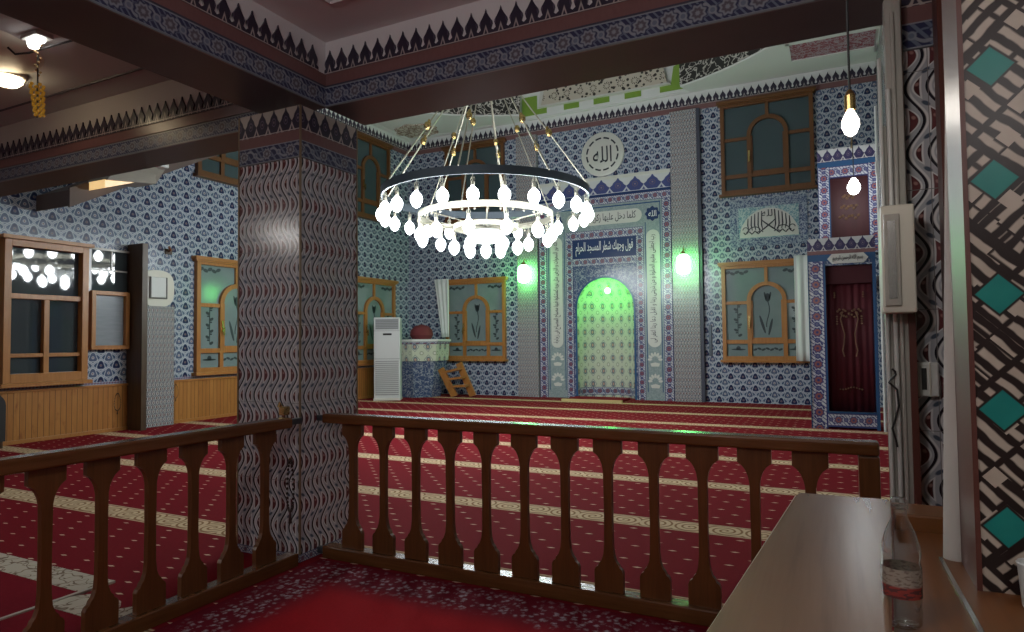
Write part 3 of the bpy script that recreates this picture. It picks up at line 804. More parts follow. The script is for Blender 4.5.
def oval(cx, cz, w, h, m_, n=32):
    pts = []
    r = min(w, h) / 2
    if w >= h:
        pts = [(cx + w/2 - r + r*cos(a), cz + r*sin(a)) for a in [(-pi/2 + pi*i/(n//2)) for i in range(n//2+1)]] + [(cx - w/2 + r + r*cos(a), cz + r*sin(a)) for a in [(pi/2 + pi*i/(n//2)) for i in range(n//2+1)]]
    else:
        pts = [(cx + r*cos(a), cz + h/2 - r + r*sin(a)) for a in [(pi*i/(n//2)) for i in range(n//2+1)]] + [(cx + r*cos(a), cz - h/2 + r + r*sin(a)) for a in [(pi + pi*i/(n//2)) for i in range(n//2+1)]]
    b = B(); b.prism(pts, FY(YN), -.066, -.05)
    return obj('script_cartouche', b, m_, mh)
o = oval(-5.25, 4.60, 2.0, .34, M['ivory'])
script('lettering', 'كلما دخل عليها زكريا المحراب', 1.7, .24, M['ink'], o, lambda x, y, d: (-5.25 + x, YN - .066 - d, 4.60 + y))
for cx, tx in ((-6.555, 'الله نور السموات و الارض مثل نوره كمشكوة فيها مصباح المصباح فى زجاجة'), (-3.985, 'رب اجعلنى مقيم الصلوة و من ذريتى ربنا و تقبل دعا ربنا اغفر لى')):
    o = oval(cx, 2.75, .33, 2.9, M['ivory'])
    script('lettering', tx, 2.66, .20, M['ink'], o, lambda x, y, d, cx=cx: (cx - y, YN - .066 - d, 2.75 + x))
    for zc in (.42, .95):          # palmette flowers at the foot of each panel
        b = B()
        for k in range(7):
            a = pi*(k)/6
            px, pz = cx + .13*cos(a), zc + .05 + .13*sin(a)
            b.prism([(px + .055*cos(2*pi*i/10)*cos(a) - .03*sin(2*pi*i/10)*sin(a), pz + .055*cos(2*pi*i/10)*sin(a) + .03*sin(2*pi*i/10)*cos(a)) for i in range(10)], FY(YN), -.062, -.05)
        b.prism([(cx-.09, zc-.12), (cx+.09, zc-.12), (cx+.12, zc-.05), (cx, zc-.02), (cx-.12, zc-.05)], FY(YN), -.062, -.05)
        obj('palmette', b, M['ivory'], mh)
    b = B(); st = []
    for k in range(32):
        a = 2*pi*k/32; r = .17 + .02*cos(a*8); st.append((cx + r*cos(a), 4.60 + r*sin(a)))
    b.prism(st, FY(YN), -.068, -.05); o = obj('star_boss', b, M['navyp'], mh)
    script('lettering', 'الله', .2, .15, M['ink_w'], o, lambda x, y, d, cx=cx: (cx + x, YN - .068 - d, 4.60 + y))
# crown of big palmettes
b = B(); b.box(-7.05, -3.53, YN-.08, YN, 5.15, 5.21); obj('crown_ledge', b, M['navyp'], mh)
obj('crown_band', B().box(-7.05, -3.53, YN-.06, YN, 5.21, 5.58), mat('crown_palmettes', lambda t: palmettes(t, .44, .36, 5.215, (.56, .58, .58), (.06, .075, .20), (.48, .50, .54), -7.05), rough=.2), mh)
obj('crown_edge', B().box(-7.05, -3.53, YN-.075, YN, 5.58, 5.66), M['ivory'], mh)
# green light in the niche
M['green_niche'] = mat('lit_green_niche_lamp', (.8, .8, .8), emit=(.12, 1.0, .15), estr=110)
lamp = thing('niche_lamp', 'small green-white lamp glowing high inside the arched prayer niche', 'lamp', (ncx, YN+.32, 2.62))
obj('bulb', B().ball((ncx, YN+.20, 2.76), .08, 14), M['green_niche'], lamp, True)
obj('bracket', B().tube([(ncx, YN+.22, 2.83), (ncx, YN+.34, 2.92)], .015).lathe([(.03, 0), (.03, .05), (.015, .06)], (ncx, YN+.20, 2.83), 10), M['brass'], lamp)
# the step of carpet before the niche
rg = thing('prayer_mat', 'small red mat with tan edge laid in front of the niche', 'mat', (-5.3, 15.5, 0))
obj('field', B().box(-6.05, -4.62, 15.1, 15.93, 0, .055, .012), M['mauve'], rg); obj('edging', B().box(-6.10, -4.56, 15.02, 15.10, 0, .06, .01), M['tan_fringe'], rg)

# roundel, lunette panel, wall strip
rd = thing('wall_roundel', 'round ivory plaque with black ring and Arabic script above the prayer niche', 'plaque', (-5.25, YN, 6.25))
b = B(); b.lathe([(.01, .0), (.55, .0), (.57, -.02), (.57, -.05), (.54, -.065), (.01, -.065)], (-5.25, YN, 6.25), 48, 'y'); sm(obj('disc', b, M['ivory'], rd))
b = B()
for k in range(12):
    a0 = 2*pi*k/12 + .05; a1 = 2*pi*(k+1)/12 - .10
    P = [(-5.25 + .435*cos(a0+(a1-a0)*i/5), 6.25 + .435*sin(a0+(a1-a0)*i/5)) for i in range(6)] + [(-5.25 + .395*cos(a0+(a1-a0)*i/5), 6.25 + .395*sin(a0+(a1-a0)*i/5)) for i in range(5, -1, -1)]
    b.prism(P, FY(YN), -.072, -.064)
obj('ring_mark', b, M['ink'], rd)
script('lettering', 'الله', .5, .42, M['ink'], rd, lambda x, y, d: (-5.25 + x, YN - .065 - d, 6.24 + y))
ln = thing('script_panel', 'framed lunette of black mirrored Arabic script on the tiles between two windows', 'panel', (-1.32, YN, 3.8))
obj('border', B().box(-2.16, -.50, YN-.02, YN, 3.62, 4.72), mat('lunette_border_tile', arabesque((.07, .10, .19), (.34, .40, .46), 10.0), rough=.25), ln)
obj('ground', B().box(-1.97, -.68, YN-.035, YN, 3.80, 4.52), M['teal_floral'], ln)
pts = [(-1.32 + .63*cos(pi*i/24), 3.82 + .66*sin(pi*i/24)) for i in range(25)]
b = B(); b.prism(pts, FY(YN), -.045, -.03); obj('lunette', b, M['ivory'], ln)
b = B()
def stroke(p, r): b.tube([(x, YN-.048, z) for x, z in p], r, 6)
for s_ in (-1, 1):
    for i in range(5):
        x = -1.32 + s_*(.14 + .075*i); zt = 3.84 + .66*sqrt(max(0, 1-((x+1.32)/.66)**2)) - .07
        stroke([(x, zt), (x + s_*.01, 4.10), (x - s_*.015, 3.98)], [.010, .016, .008])
    stroke([(-1.32 + s_*.16, 4.22), (-1.32 + s_*.05, 4.12), (-1.32 - s_*.10, 4.00), (-1.32 - s_*.2, 3.93)], [.01, .016, .016, .008])
    stroke([(-1.32 + s_*(.12 + .42*i/12), 3.93 + .035*sin(i*1.6)) for i in range(13)], .014)
    stroke([(-1.32 + s_*(.30 + .12*cos(a/10*2*pi)), 3.99 + .07*sin(a/10*2*pi)) for a in range(8)], .011)
    stroke([(-1.32 + s_*(.50 + .06*cos(a/10*2*pi)), 4.0 + .06*sin(a/10*2*pi)) for a in range(8)], .010)
obj('lettering_stroke', b, M['ink'], ln)
script('lettering', 'الله', .30, .16, M['ink'], ln, lambda x, y, d: (-1.32 + x, YN - .045 - d, 4.36 + y))
tag(obj('wall_thermometer', B().box(-2.705, -2.63, YN-.03, YN, 1.08, 1.82, .012).box(-2.68, -2.655, YN-.035, YN-.03, 1.2, 1.7), M['gunmetal'], org=(-2.66, YN, 1.08)), 'slim grey vertical strip fixed to the tiles left of the curtained window', 'thermometer')

# curtains
def curtain(name, label, x0, x1, z0, z1, y, taper=1.0, folds=4, group=None, m_='cloth_w', amp=.03):
    n, rows = folds*8, 10; b = B(); G = []
    for j in range(rows+1):
        q = j/rows; z = z1 + (z0-z1)*q; row = []
        for i in range(n+1):
            s_ = i/n; xx = x1 - (x1-x0)*(1-s_)*(1-(1-taper)*q) if taper != 1 else x0 + (x1-x0)*s_
            row.append(b.bm.verts.new((xx, y + amp*sin(s_*folds*2*pi)*(.5+.5*q), z)))
        G.append(row)
    for j in range(rows):
        for i in range(n): b.bm.faces.new([G[j][i], G[j][i+1], G[j+1][i+1], G[j+1][i]])
    o = obj(name, b, M[m_], None, True, ((x0+x1)/2, y, z0))
    md = o.modifiers.new('thickness', 'SOLIDIFY'); md.thickness = .006
    return tag(o, label, 'curtain', group)
cu1 = curtain('curtain', 'white curtain gathered aside at the window beside the tiled pulpit', -10.28, -9.80, 1.62, 3.27, YN-.2, .5, 3)
cu2 = curtain('curtain', 'white curtain hanging straight beside the tiled minbar doorway', -.80, -.48, .98, 3.32, YN-.24, 1.0, 2)

# ------------------------------------------------------------------ minbar
mn = thing('minbar', 'tall tiled pulpit doorway with blue floral borders and upper portal by right wall', 'minbar', (.08, 12.1, 0))
Y = 12.0
x0, x1 = -.40, .60
ob_ = lambda n_, b_, m_: obj(n_, b_, m_, mn)
mvm = mat('minbar_upright_border', lambda t: rosette(t, .24, -.40, (.50, .52, .54), (.04, .05, .16), (.25, .095, .09), (.11, .12, .22), 1.1, 'v'), rough=.2)
ob_('upright', B().box(x0, -.15, Y, Y+.35, 0, 2.86), mvm)
ob_('upright', B().box(.55, x1, Y, Y+.35, 0, 2.86), M['deepblue'])
ob_('base_border', B().box(-.15, .55, Y, Y+.35, .03, .27), bandmat('minbar_base_border', .2, .05, 'white', 1.1))
ob_('blue_trim', B().box(x0, x1, Y-.01, Y+.35, 2.76, 2.87).box(-.16, -.135, Y-.015, Y, .27, 2.72).box(x0, x0+.015, Y-.012, Y, 0, 2.86).box(-.15, .55, Y-.012, Y, .26, .285), M['deepblue'])
lp = ob_('lintel_panel', B().box(-.15, .55, Y, Y+.35, 2.68, 2.90), M['blue_floral'])
b = B(); b.prism([(-.10, 2.79), (-.03, 2.87), (.43, 2.87), (.50, 2.79), (.43, 2.71), (-.03, 2.71)], FY(Y), -.02, .02); ct = obj('cartouche', b, M['ivory'], lp)
script('lettering', 'بسم الله الرحمن الرحيم', .44, .11, M['ink'], ct, lambda x, y, d: (.20 + x, Y - .02 - d, 2.79 + y))
ob_('red_band', B().box(x0, x1, Y-.015, Y+.35, 2.87, 2.93), M['redband'])
cmat = mat('minbar_palmettes', lambda t: palmettes(t, .165, .2, 2.935, (.52, .53, .53), (.045, .04, .10), (.48, .46, .45), -.40), rough=.25)
ob_('cresting', B().box(x0, x1, Y-.01, Y+.35, 2.93, 3.14), cmat)
ob_('door_lining', B().box(-.15, .55, Y+.30, Y+.36, .25, 2.68), M['darkwood'])
Y2 = 13.2
mv2 = mat('minbar_upper_border', lambda t: rosette(t, .2, -.23, (.50, .52, .54), (.04, .05, .16), (.25, .095, .09), (.11, .12, .22), 1.1, 'v'), rough=.2)
ob_('upper_upright', B().box(-.23, -.03, Y2, Y2+.3, 3.0, 4.62), mv2)
ob_('upper_upright', B().box(.58, .78, Y2, Y2+.3, 3.0, 4.62), mat('minbar_upper_border_right', lambda t: rosette(t, .2, .58, (.50, .52, .54), (.04, .05, .16), (.25, .095, .09), (.11, .12, .22), 1.1, 'v'), rough=.2))
ob_('upper_border', B().box(-.03, .58, Y2, Y2+.3, 4.40, 4.60), bandmat('minbar_upper_top_border', .2, 4.40, 'white', 1.1))
ob_('upper_blue_trim', B().box(-.23, .78, Y2-.01, Y2+.3, 4.60, 4.70).box(-.05, -.03, Y2-.015, Y2, 3.0, 4.42), M['deepblue'])
ob_('upper_cresting', B().box(-.23, .78, Y2-.01, Y2+.3, 4.70, 4.93), mat('minbar_upper_palmettes', lambda t: palmettes(t, .17, .21, 4.705, (.52, .53, .53), (.045, .04, .10), (.48, .46, .45), -.23), rough=.25))
ob_('upper_side', B().box(-.23, .78, Y2+.3, YN, 2.6, 3.4), M['ogee'])
up_ = ob_('upper_panel', B().box(-.03, .58, Y2+.1, Y2+.2, 3.0, 4.40), mat('dark_maroon_panel', lambda t: t.mix(t.noise(t.vec(t.u*3.0, t.v*.5), 3, 2), (.035, .007, .009), (.07, .014, .016)), rough=.5, spec=.3))
b = B()
for zc, w_ in ((3.86, .24), (3.68, .30), (4.05, .18)):
    for k in range(7): b.ball((.27 - w_/2 + w_*k/6, Y2+.095, zc + .03*sin(k*2.2)), .028, 8)
obj('gold_motif', b, M['dullgold'], up_)
# burgundy curtain of the doorway
dc = thing('door_curtain', 'burgundy velvet curtain with gold embroidery filling the minbar doorway', 'curtain', (.20, Y+.12, .27))
b = B(); n = 48; G = []
for j in range(2):
    G.append([b.bm.verts.new((-.148 + .696*i/n, Y+.12 + .008*sin(i/n*7*2*pi)+.004*sin(i*.7), (.28, 2.67)[j])) for i in range(n+1)])
for i in range(n): b.bm.faces.new([G[0][i], G[0][i+1], G[1][i+1], G[1][i]])
oc = obj('cloth', b, M['velvet'], dc, True); oc.modifiers.new('thickness', 'SOLIDIFY').thickness = .006
b = B(); b.box(-.148, .548, Y+.05, Y+.09, 2.38, 2.67); obj('pelmet', b, mat('dark_pelmet_velvet', (.05, .006, .010), rough=.8), dc)
b = B(); yy = Y+.085
for s_ in (-1, 1):
    b.tube([(.20 + s_*x, yy, z) for x, z in ((.09, 1.92), (.13, 1.80), (.10, 1.66), (.075, 1.55), (.085, 1.40), (.11, 1.28), (.085, 1.18))], .010, 5)
    for k in range(5): b.ball((.20 + s_*(.05 + .03*k), yy, 1.93 + .03*sin(k*2.4)), .020, 6)
    for k in range(3): b.ball((.20 + s_*.21, yy, 2.16 + .035*k), .016, 6)
    for k in range(4): b.ball((.20 + s_*.18, yy, 1.72 + .04*k), .016, 6)
for k in range(9): b.ball((.04 + .04*k, yy, .66 + .02*cos(k*.8 + 2.4)), .014, 6)
for k in range(7): b.ball((.08 + .04*k, yy, 1.86 + .03*cos(k*1.9)), .02, 6)
obj('embroidery', b, M['dullgold'], dc)

# ------------------------------------------------------------------ dome-side panel, ceiling ornaments
yp = 15.90
gp = thing('lattice_panel', 'white and lime-green checkered panel holding a pierced plaster star lattice', 'panel', (-5.3, yp, HZ))
obj('backing', B().box(-7.48, -3.02, yp-.04, yp, HZ+.02, 8.9), M['ceil2'], gp)
for q in ([(-7.46, 7.54), (-6.74, 7.54), (-6.74, 7.68), (-7.02, 7.68), (-7.02, 8.05), (-7.46, 8.05)], [(-3.72, 7.54), (-3.06, 7.54), (-3.06, 8.25), (-3.38, 8.12), (-3.45, 7.70), (-3.72, 7.70)]) + tuple([(-6.25 + i*.82, 7.54), (-5.83 + i*.82, 7.54), (-5.83 + i*.82, 7.68), (-6.25 + i*.82, 7.68)] for i in range(3)):
    b = B(); b.prism(q, FY(yp), -.06, -.04); obj('green_block', b, M['lime'], gp)
b = B(); b.prism([(-6.86, 7.72), (-3.52, 7.72), (-3.75, 8.7), (-6.62, 8.7)], FY(yp), -.16, -.04); obj('star_lattice', b, M['lattice'], gp)
b = B(); b.prism([(-6.94, 7.68), (-3.44, 7.68), (-3.52, 7.72), (-6.86, 7.72)], FY(yp), -.17, -.04); b.prism([(-6.94, 7.68), (-6.86, 7.72), (-6.62, 8.7), (-6.76, 8.7)], FY(yp), -.17, -.04); obj('lattice_frame', b, M['ivory'], gp)
md_ = thing('ceiling_medallion', 'tan floral plaster medallion on the white ceiling in the far corner', 'medallion', (-10.45, 15.2, HZ))
pts = []
for k in range(48):
    a = 2*pi*k/48; r = .62 + .05*cos(a*8); pts.append((-10.45 + r*cos(a), 15.2 + r*sin(a)*.85))
b = B(); b.prism(pts, FZ(HZ), -.03, 0); obj('relief', b, M['plasterrose'], md_)
struct('trim_10', B().tube([(-11.1, 14.2, HZ), (-11.1, 15.8, HZ), (-8.4, 15.8, HZ)], .02, 6), M['ceil2'])
rp = thing('ceiling_panel', 'long red floral painted panel with white border on ceiling at far right', 'panel', (.05, 14.8, HZ))
obj('painted_field', B().box(-.70, .84, 14.2, 15.05, HZ-.03, HZ-.001), M['redfloral'], rp)
obj('border', B().box(-.78, .86, 15.05, 15.40, HZ-.05, HZ-.001).box(-.78, -.70, 14.1, 15.05, HZ-.05, HZ-.001).box(-.78, .86, 14.06, 14.2, HZ-.05, HZ-.001), M['ceil2'], rp)

# ------------------------------------------------------------------ chandelier
ch = thing('chandelier', 'huge round two-ring chandelier of glowing white bulbs hanging in the hall', 'chandelier', (-5.27, 9.7, 6.5))
hx, hy = -5.27, 9.7
def ring(name, R, z, hgt, th, m_):
    b = B(); b.lathe([(R-th, z-hgt/2), (R, z-hgt/2), (R, z+hgt/2), (R-th, z+hgt/2), (R-th, z-hgt/2)], (hx, hy, 0), 72)
    bmesh.ops.delete(b.bm, geom=[f for f in b.bm.faces if len(f.verts) > 8], context='FACES')
    return sm(obj(name, b, m_, ch))
R1, R2_, R3 = 1.75, 1.14, .55
Z1, Z2, Z3 = 3.96, 3.60, 3.42
ring('outer_ring', R1, Z1, .13, .03, M['gunmetal']); ring('inner_ring', R2_, Z2, .10, .03, M['chrome']); ring('centre_ring', R3, Z3, .08, .03, M['chrome'])
for k in range(36):
    a = 2*pi*k/36; b = B(); b.ball((hx + R2_*cos(a), hy + R2_*sin(a), Z2-.08), .022, 6); obj('crystal_drop', b, M['chrome'], ch)
for k in range(8):
    a = 2*pi*(k+.35)/8; c_, s_ = cos(a), sin(a)
    P = lambda t: (hx + c_*(.06 + (R1-.05)*t), hy + s_*(.06 + (R1-.05)*t), 6.45 + (Z1+.06-6.45)*t)
    rod = obj('rod', B().tube([P(0), P(1)], .013, 6), M['chrome'], ch)
    obj('knob', B().ball(P(.61), .055, 10, 1.3).ball(P(.59), .032, 8, 2.2), M['brass'], rod, True)
for k in range(4):
    a = 2*pi*(k+.1)/4; c_, s_ = cos(a), sin(a)
    rod = obj('rod', B().tube([(hx + .03*c_, hy + .03*s_, 6.4), (hx + R2_*c_*.97, hy + R2_*s_*.97, Z2+.04)], .010, 6), M['chrome'], ch)
    obj('knob', B().ball((hx + .5*R2_*c_, hy + .5*R2_*s_, 5.05), .05, 10, 1.3), M['brass'], rod, True)
obj('hub', B().lathe([(.02, 6.25), (.10, 6.30), (.13, 6.42), (.07, 6.52), (.03, 6.62)], (hx, hy, 0), 16), M['brass'], ch, True)
obj('suspension_chain', B().tube([(hx, hy, 6.6), (hx, hy, 12.4)], .018, 6), M['gunmetal'], ch)
for i, (R, n, zt) in enumerate(((R1-.015, 24, Z1-.065), (R2_-.015, 12, Z2-.05), (R3-.015, 6, Z3-.04), (0.0, 1, Z3-.10))):
    for k in range(n):
        a = 2*pi*(k+.5)/n; x, y = hx + R*cos(a), hy + R*sin(a); dz = .30
        h = B(); h.tube([(x, y, zt), (x, y, zt-.10)], .006, 5); h.tube([(x-.02, y, zt-.04), (x-.035, y, zt-.08), (x-.01, y, zt-.12), (x+.01, y, zt-.12), (x+.035, y, zt-.08), (x+.02, y, zt-.04)], .005, 5); h.lathe([(.014, zt-.18), (.03, zt-.17), (.03, zt-.11), (.012, zt-.10)], (x, y, 0), 8)
        bb = B(); zb = zt - .28
        bb.lathe([(.012, zb-.15), (.055, zb-.12), (.088, zb-.055), (.092, zb), (.074, zb+.05), (.035, zb+.09), (.022, zb+.11)], (x, y, 0), 12)
        o = obj('bulb', bb, M['bulb'], ch, True); obj('bulb_holder', h, M['chrome'], o)
if True:
    b = B(); b.lathe([(.02, Z3-.30), (.16, Z3-.26), (.24, Z3-.16), (.26, Z3-.06), (.25, Z3-.05), (.02, Z3-.05)], (hx, hy, 0), 20)
    obj('glass_bowl', b, mat('crystal_bowl', (.7, .72, .7), rough=.15), ch, True)
    b = B()
    for k in range(6): a = 2*pi*k/6; b.tube([(hx, hy, Z3), (hx + R2_*cos(a), hy + R2_*sin(a), Z2)], .012, 6)
    obj('spoke', b, M['chrome'], ch)

# ------------------------------------------------------------------ other lamps
def sconce(x, label):
    s_ = thing('wall_lamp', label, 'lamp', (x, YN-.14, 3.0), None)
    obj('bracket', B().tube([(x, YN-.14, 3.62), (x, YN-.30, 3.66), (x, YN-.34, 3.56)], .012).lathe([(.02, 3.50), (.09, 3.50), (.03, 3.58)], (x, YN-.34, 0), 12), M['brass'], s_)
    b = B(); b.lathe([(.06, 3.02), (.15, 3.06), (.17, 3.20), (.15, 3.44), (.08, 3.50)], (x, YN-.34, 0), 14); obj('lamp_shade', b, M['green_lamp'], s_, True)
sconce(-7.38, 'glowing green-white wall lamp on the tiled pilaster left of the niche')
sconce(-3.20, 'glowing green-white wall lamp on the tiled pilaster right of the niche')
pd = thing('pendant_lamp', 'bare bright bulb hanging on a long black cord before the tiled doorway', 'lamp', (.063, 2.5, NZ))
obj('cord', B().tube([(.063, 2.5, NZ), (.063, 2.5, 2.34)], .004, 6), M['black'], pd)
obj('socket', B().lathe([(.010, 2.27), (.018, 2.275), (.018, 2.325), (.008, 2.345)], (.063, 2.5, 0), 12), M['brass'], pd)
obj('bulb', B().lathe([(.004, 2.185), (.018, 2.195), (.028, 2.22), (.027, 2.24), (.017, 2.262), (.010, 2.275)], (.063, 2.5, 0), 14), M['bulb_small'], pd, True)
ml = thing('hanging_lantern', 'small glowing glass lantern hanging before the maroon upper minbar panel', 'lamp', (.33, 12.3, 4.5))
obj('chain', B().tube([(.33, 12.3, 4.95), (.33, 12.3, 4.15)], .008, 5), M['black'], ml)
obj('glass', B().lathe([(.01, 3.88), (.06, 3.90), (.10, 3.97), (.10, 4.03), (.06, 4.12), (.03, 4.16)], (.33, 12.3, 0), 14), M['bulb_far'], ml, True)
obj('hanger_arm', B().tube([(.33, 12.3, 4.95), (.33, 13.0, 4.99), (.33, 13.2, 4.9)], .012, 6), M['brass'], ml)

dl = thing('ceiling_lamp', 'glowing warm dome lamp on the low ceiling at the left edge', 'lamp', (-6.05, 2.93, NZ+.1))
obj('rim', B().lathe([(.11, NZ+.06), (.13, NZ+.07), (.13, NZ+.10), (.01, NZ+.10)], (-6.05, 2.93, 0), 24), M['cream_pl'], dl, True)
obj('diffuser', B().lathe([(.01, NZ-.01), (.07, NZ), (.105, NZ+.035), (.108, NZ+.075)], (-6.05, 2.93, 0), 24), M['lamp_warm'], dl, True)
tl = thing('tube_lamp', 'short lit white ceiling lamp above the hanging gold bead strand', 'lamp', (-5.12, 2.66, NZ+.1))
obj('base', B().box(-5.22, -5.02, 2.60, 2.72, NZ+.07, NZ+.10, .006), M['white_pl'], tl)
obj('tube', B().lathe([(.02, NZ+.015), (.03, NZ+.02), (.04, NZ+.05), (.04, NZ+.075)], (-5.16, 2.66, 0), 14, sx=1.3).box(-5.09, -5.05, 2.62, 2.68, NZ+.04, NZ+.07), M['tube_white'], tl)
gb = thing('bead_garland', 'strand of golden beads hanging down from the left ceiling lamp', 'garland', (-5.18, 2.7, NZ+.1))
obj('string', B().tube([(-5.18, 2.7, NZ+.09), (-5.18, 2.7, 3.16)], .005, 5), M['black'], gb)
b = B()
for k in range(14): b.ball((-5.18 + .012*(-1)**k, 2.7 + .012*cos(k), 3.70 - k*.017), .010, 6)
obj('bead_strand', b, mat('pale_gold_bead', (.45, .30, .15), rough=.25), gb, True)
b = B()
for k in range(11):
    for q in range(5):
        a = q*2*pi/5 + k*.63; r = .042 - .0016*k
        b.ball((-5.19 + r*cos(a) + .004*k, 2.7 + r*sin(a), 3.40 - k*.0225), .0125, 8)
obj('bead_cluster', b, M['bead_gold'], gb, True)
tag(obj('ceiling_wire', B().tube([(-5.42, 2.62, 3.70), (-5.40, 2.66, 3.66), (-5.30, 2.70, 3.665), (-5.05, 2.76, 3.70), (-4.7, 2.85, NZ+.1)], .008, 6), M['black'], org=(-5.3, 2.7, 3.66)), 'dark bent wire trailing along the ceiling beside the bead strand', 'wire')
tag(sm(obj('ceiling_rose', B().lathe([(.02, NZ+.04), (.30, NZ+.05), (.52, NZ+.075), (.60, NZ+.10)], (-5.85, 2.42, 0), 32), M['cream_pl'], org=(-5.85, 2.42, NZ+.1))), 'shallow cream plaster ceiling rose at the upper left corner', 'ceiling rose')

def globe_lamp(label, x, y, z, r, m_):
    q = thing('ceiling_lamp', label, 'lamp', (x, y, z))
    obj('rose', B().lathe([(.01, z-.03), (.06, z-.02), (.07, z), (.01, z)], (x, y, 0), 20), M['brass'], q, True)
    obj('stem', B().tube([(x, y, z), (x, y, z-.55)], .008, 6), M['brass'], q)
    obj('globe', B().ball((x, y, z-.65), r, 20), m_, q, True)
M['lamp_room'] = mat('lit_room_dome', (.8, .8, .8), emit=(1, .97, .94), estr=125)
M['lamp_panel'] = mat('lit_panel_lamp', (.8, .8, .8), emit=(1, .97, .92), estr=60)
globe_lamp('added unseen globe lamp brightening the near balustrade enclosure', -1.3, -.7, NZ, .12, M['lamp_room'])  # unseen lamp added as general light for the dark near bay
globe_lamp('lit globe lamp hanging opposite the patterned tile pier', 1.0, -1.9, NZ, .10, M['lamp_room'])
ql = thing('panel_lamp', 'square lit two-tube lamp on the ceiling of the left rear bay', 'lamp', (-9.9, -3.0, NZ+.1))
obj('housing', B().box(-10.25, -9.55, -3.35, -2.65, NZ+.04, NZ+.10, .01), M['white_pl'], ql)
for k in (0, 1): obj('diffuser', B().box(-10.2 + k*.33, -9.93 + k*.33, -3.3, -2.7, NZ+.02, NZ+.045), M['lamp_panel'], ql)

# sloping stair on the left wall with its strip and lit box
ss = B(); ss.prism([(5.9, 3.62), (9.3, 5.50), (9.3, 5.75), (5.9, 3.87)], FX(XL), 0, .85); st_ = struct('stair_soffit', ss, M['brownsoffit'])
obj('string_board', B().prism([(5.9, 3.60), (9.3, 5.48), (9.3, 5.78), (5.9, 3.90)], FX(XL), .85, .89), M['brownsoffit'], st_)
bx_ = thing('lit_box', 'beige slanted box with yellow glowing underside high on the left wall', 'lamp', (-10.6, 6.5, 4.2))
b = B(); b.prism([(6.15, 4.02), (6.95, 4.12), (7.1, 4.38), (6.45, 4.42)], FX(-10.4), 0, .5); obj('casing', b, M['beige'], bx_)
b = B(); b.prism([(6.15, 3.90), (6.62, 4.08), (6.62, 4.10), (6.15, 4.03)], FX(-10.4), .05, .45); obj('diffuser', b, M['yellow_lamp'], bx_)
tag(obj('white_duct', B().box(-10.41, -10.27, 5.9, 7.45, 4.54, 4.62, .01), M['white_pl'], org=(-10.34, 6.7, 4.54)), 'straight white duct running under the ceiling above the beige lit box', 'duct')

# ------------------------------------------------------------------ things against the far walls
pb = thing('corner_pulpit', 'low tiled preaching desk with pale ornament band in the far left corner', 'pulpit', (-10.25, 15.3, 0))
pc = (-10.37, 15.14)
def octo(r0, z0, r1, z1, m_, name, n=8):
    b = B(); b.lathe([(r0, z0), (r1, z1)], (pc[0], pc[1], 0), n, a0=pi/8, a1=2*pi+pi/8); return obj(name, b, m_, pb)
octo(.60, 0, .78, .98, M['blue_floral'], 'body'); octo(.82, .98, .86, 1.5, M['medall'], 'ornament_band'); octo(.90, 1.5, .90, 1.56, M['white_pl'], 'ledge'); octo(.84, 1.36, .87, 1.5, bandmat('pulpit_floral', .14, 1.36, 'white'), 'floral_band')
cs = tag(sm(obj('cushion', B().lathe([(.05, 1.56), (.26, 1.57), (.32, 1.68), (.29, 1.82), (.18, 1.93), (.01, 1.97)], (-10.25, 15.1, 0), 20), M['darkred'], org=(-10.25, 15.1, 1.56))), 'rounded maroon cushion sitting on top of the tiled corner pulpit', 'cushion')
ld = thing('step_ladder', 'small orange wooden steps leaning beside the tiled corner pulpit', 'steps', (-9.3, 15.1, 0))
for s_, dx in (('stringer', 0), ('stringer', .42)):
    b = B(); b.prism([(-9.70+dx, .72+dx*.35), (-9.54+dx, .80+dx*.35), (-9.10+dx, .06), (-9.28+dx, .0)], FY(15.05 + dx*.6), 0, .06); obj(s_, b, M['pine'], ld)
for k in range(3):
    q = .2 + k*.27; xx = -9.64 + .45*q; zz = .74 - .70*q
    b = B(); b.prism([(xx+.02, zz+.03), (xx+.47, zz+.03+.12*(1-q)), (xx+.47, zz+.09+.12*(1-q)), (xx+.02, zz+.09)], FY(15.06), -.02, .34); obj('tread', b, M['pine_h'], ld)
# air conditioner, turned to the room
ac = thing('air_conditioner', 'tall white floor-standing air conditioner by the left wall window', 'air conditioner', (-10.45, 13.85, 0))
ro = Matrix.Translation((-10.45, 13.85, 0)) @ Matrix.Rotation(radians(30), 4, 'Z')
def acp(name, b, m_): b.xf(ro); return obj(name, b, m_, ac)
w = .335
acp('body', B().box(-w, w, -.22, .22, .04, 2.13, .02), M['white_pl'])
acp('base', B().box(-w-.01, w+.01, -.24, .22, 0, .06, .01), M['cream_pl'])
b = B()
for k in range(6): b.box(-w+.05, w-.05, -.235, -.22, 1.84+k*.042, 1.86+k*.042)
acp('louvre', b, mat('grey_louvre', (.20, .21, .21), rough=.4))
acp('outlet', B().box(-w+.04, w-.04, -.224, -.215, 1.82, 2.09), mat('dim_outlet', (.35, .36, .36), rough=.5))
acp('display', B().box(-.10, .12, -.228, -.215, 1.67, 1.72), M['black'])
b = B()
for k in range(18): b.box(-w+.04, w-.04, -.23, -.218, .14+k*.05, .165+k*.05)
acp('intake_grille', b, mat('grille_grey', (.30, .31, .30), rough=.5))  # intake slats in plain grey
acp('panel_seam', B().box(-w+.01, w-.01, -.225, -.218, 1.06, 1.072).box(-w+.01, w-.01, -.225, -.218, 1.78, 1.79), mat('seam_grey', (.25, .25, .25), rough=.5))
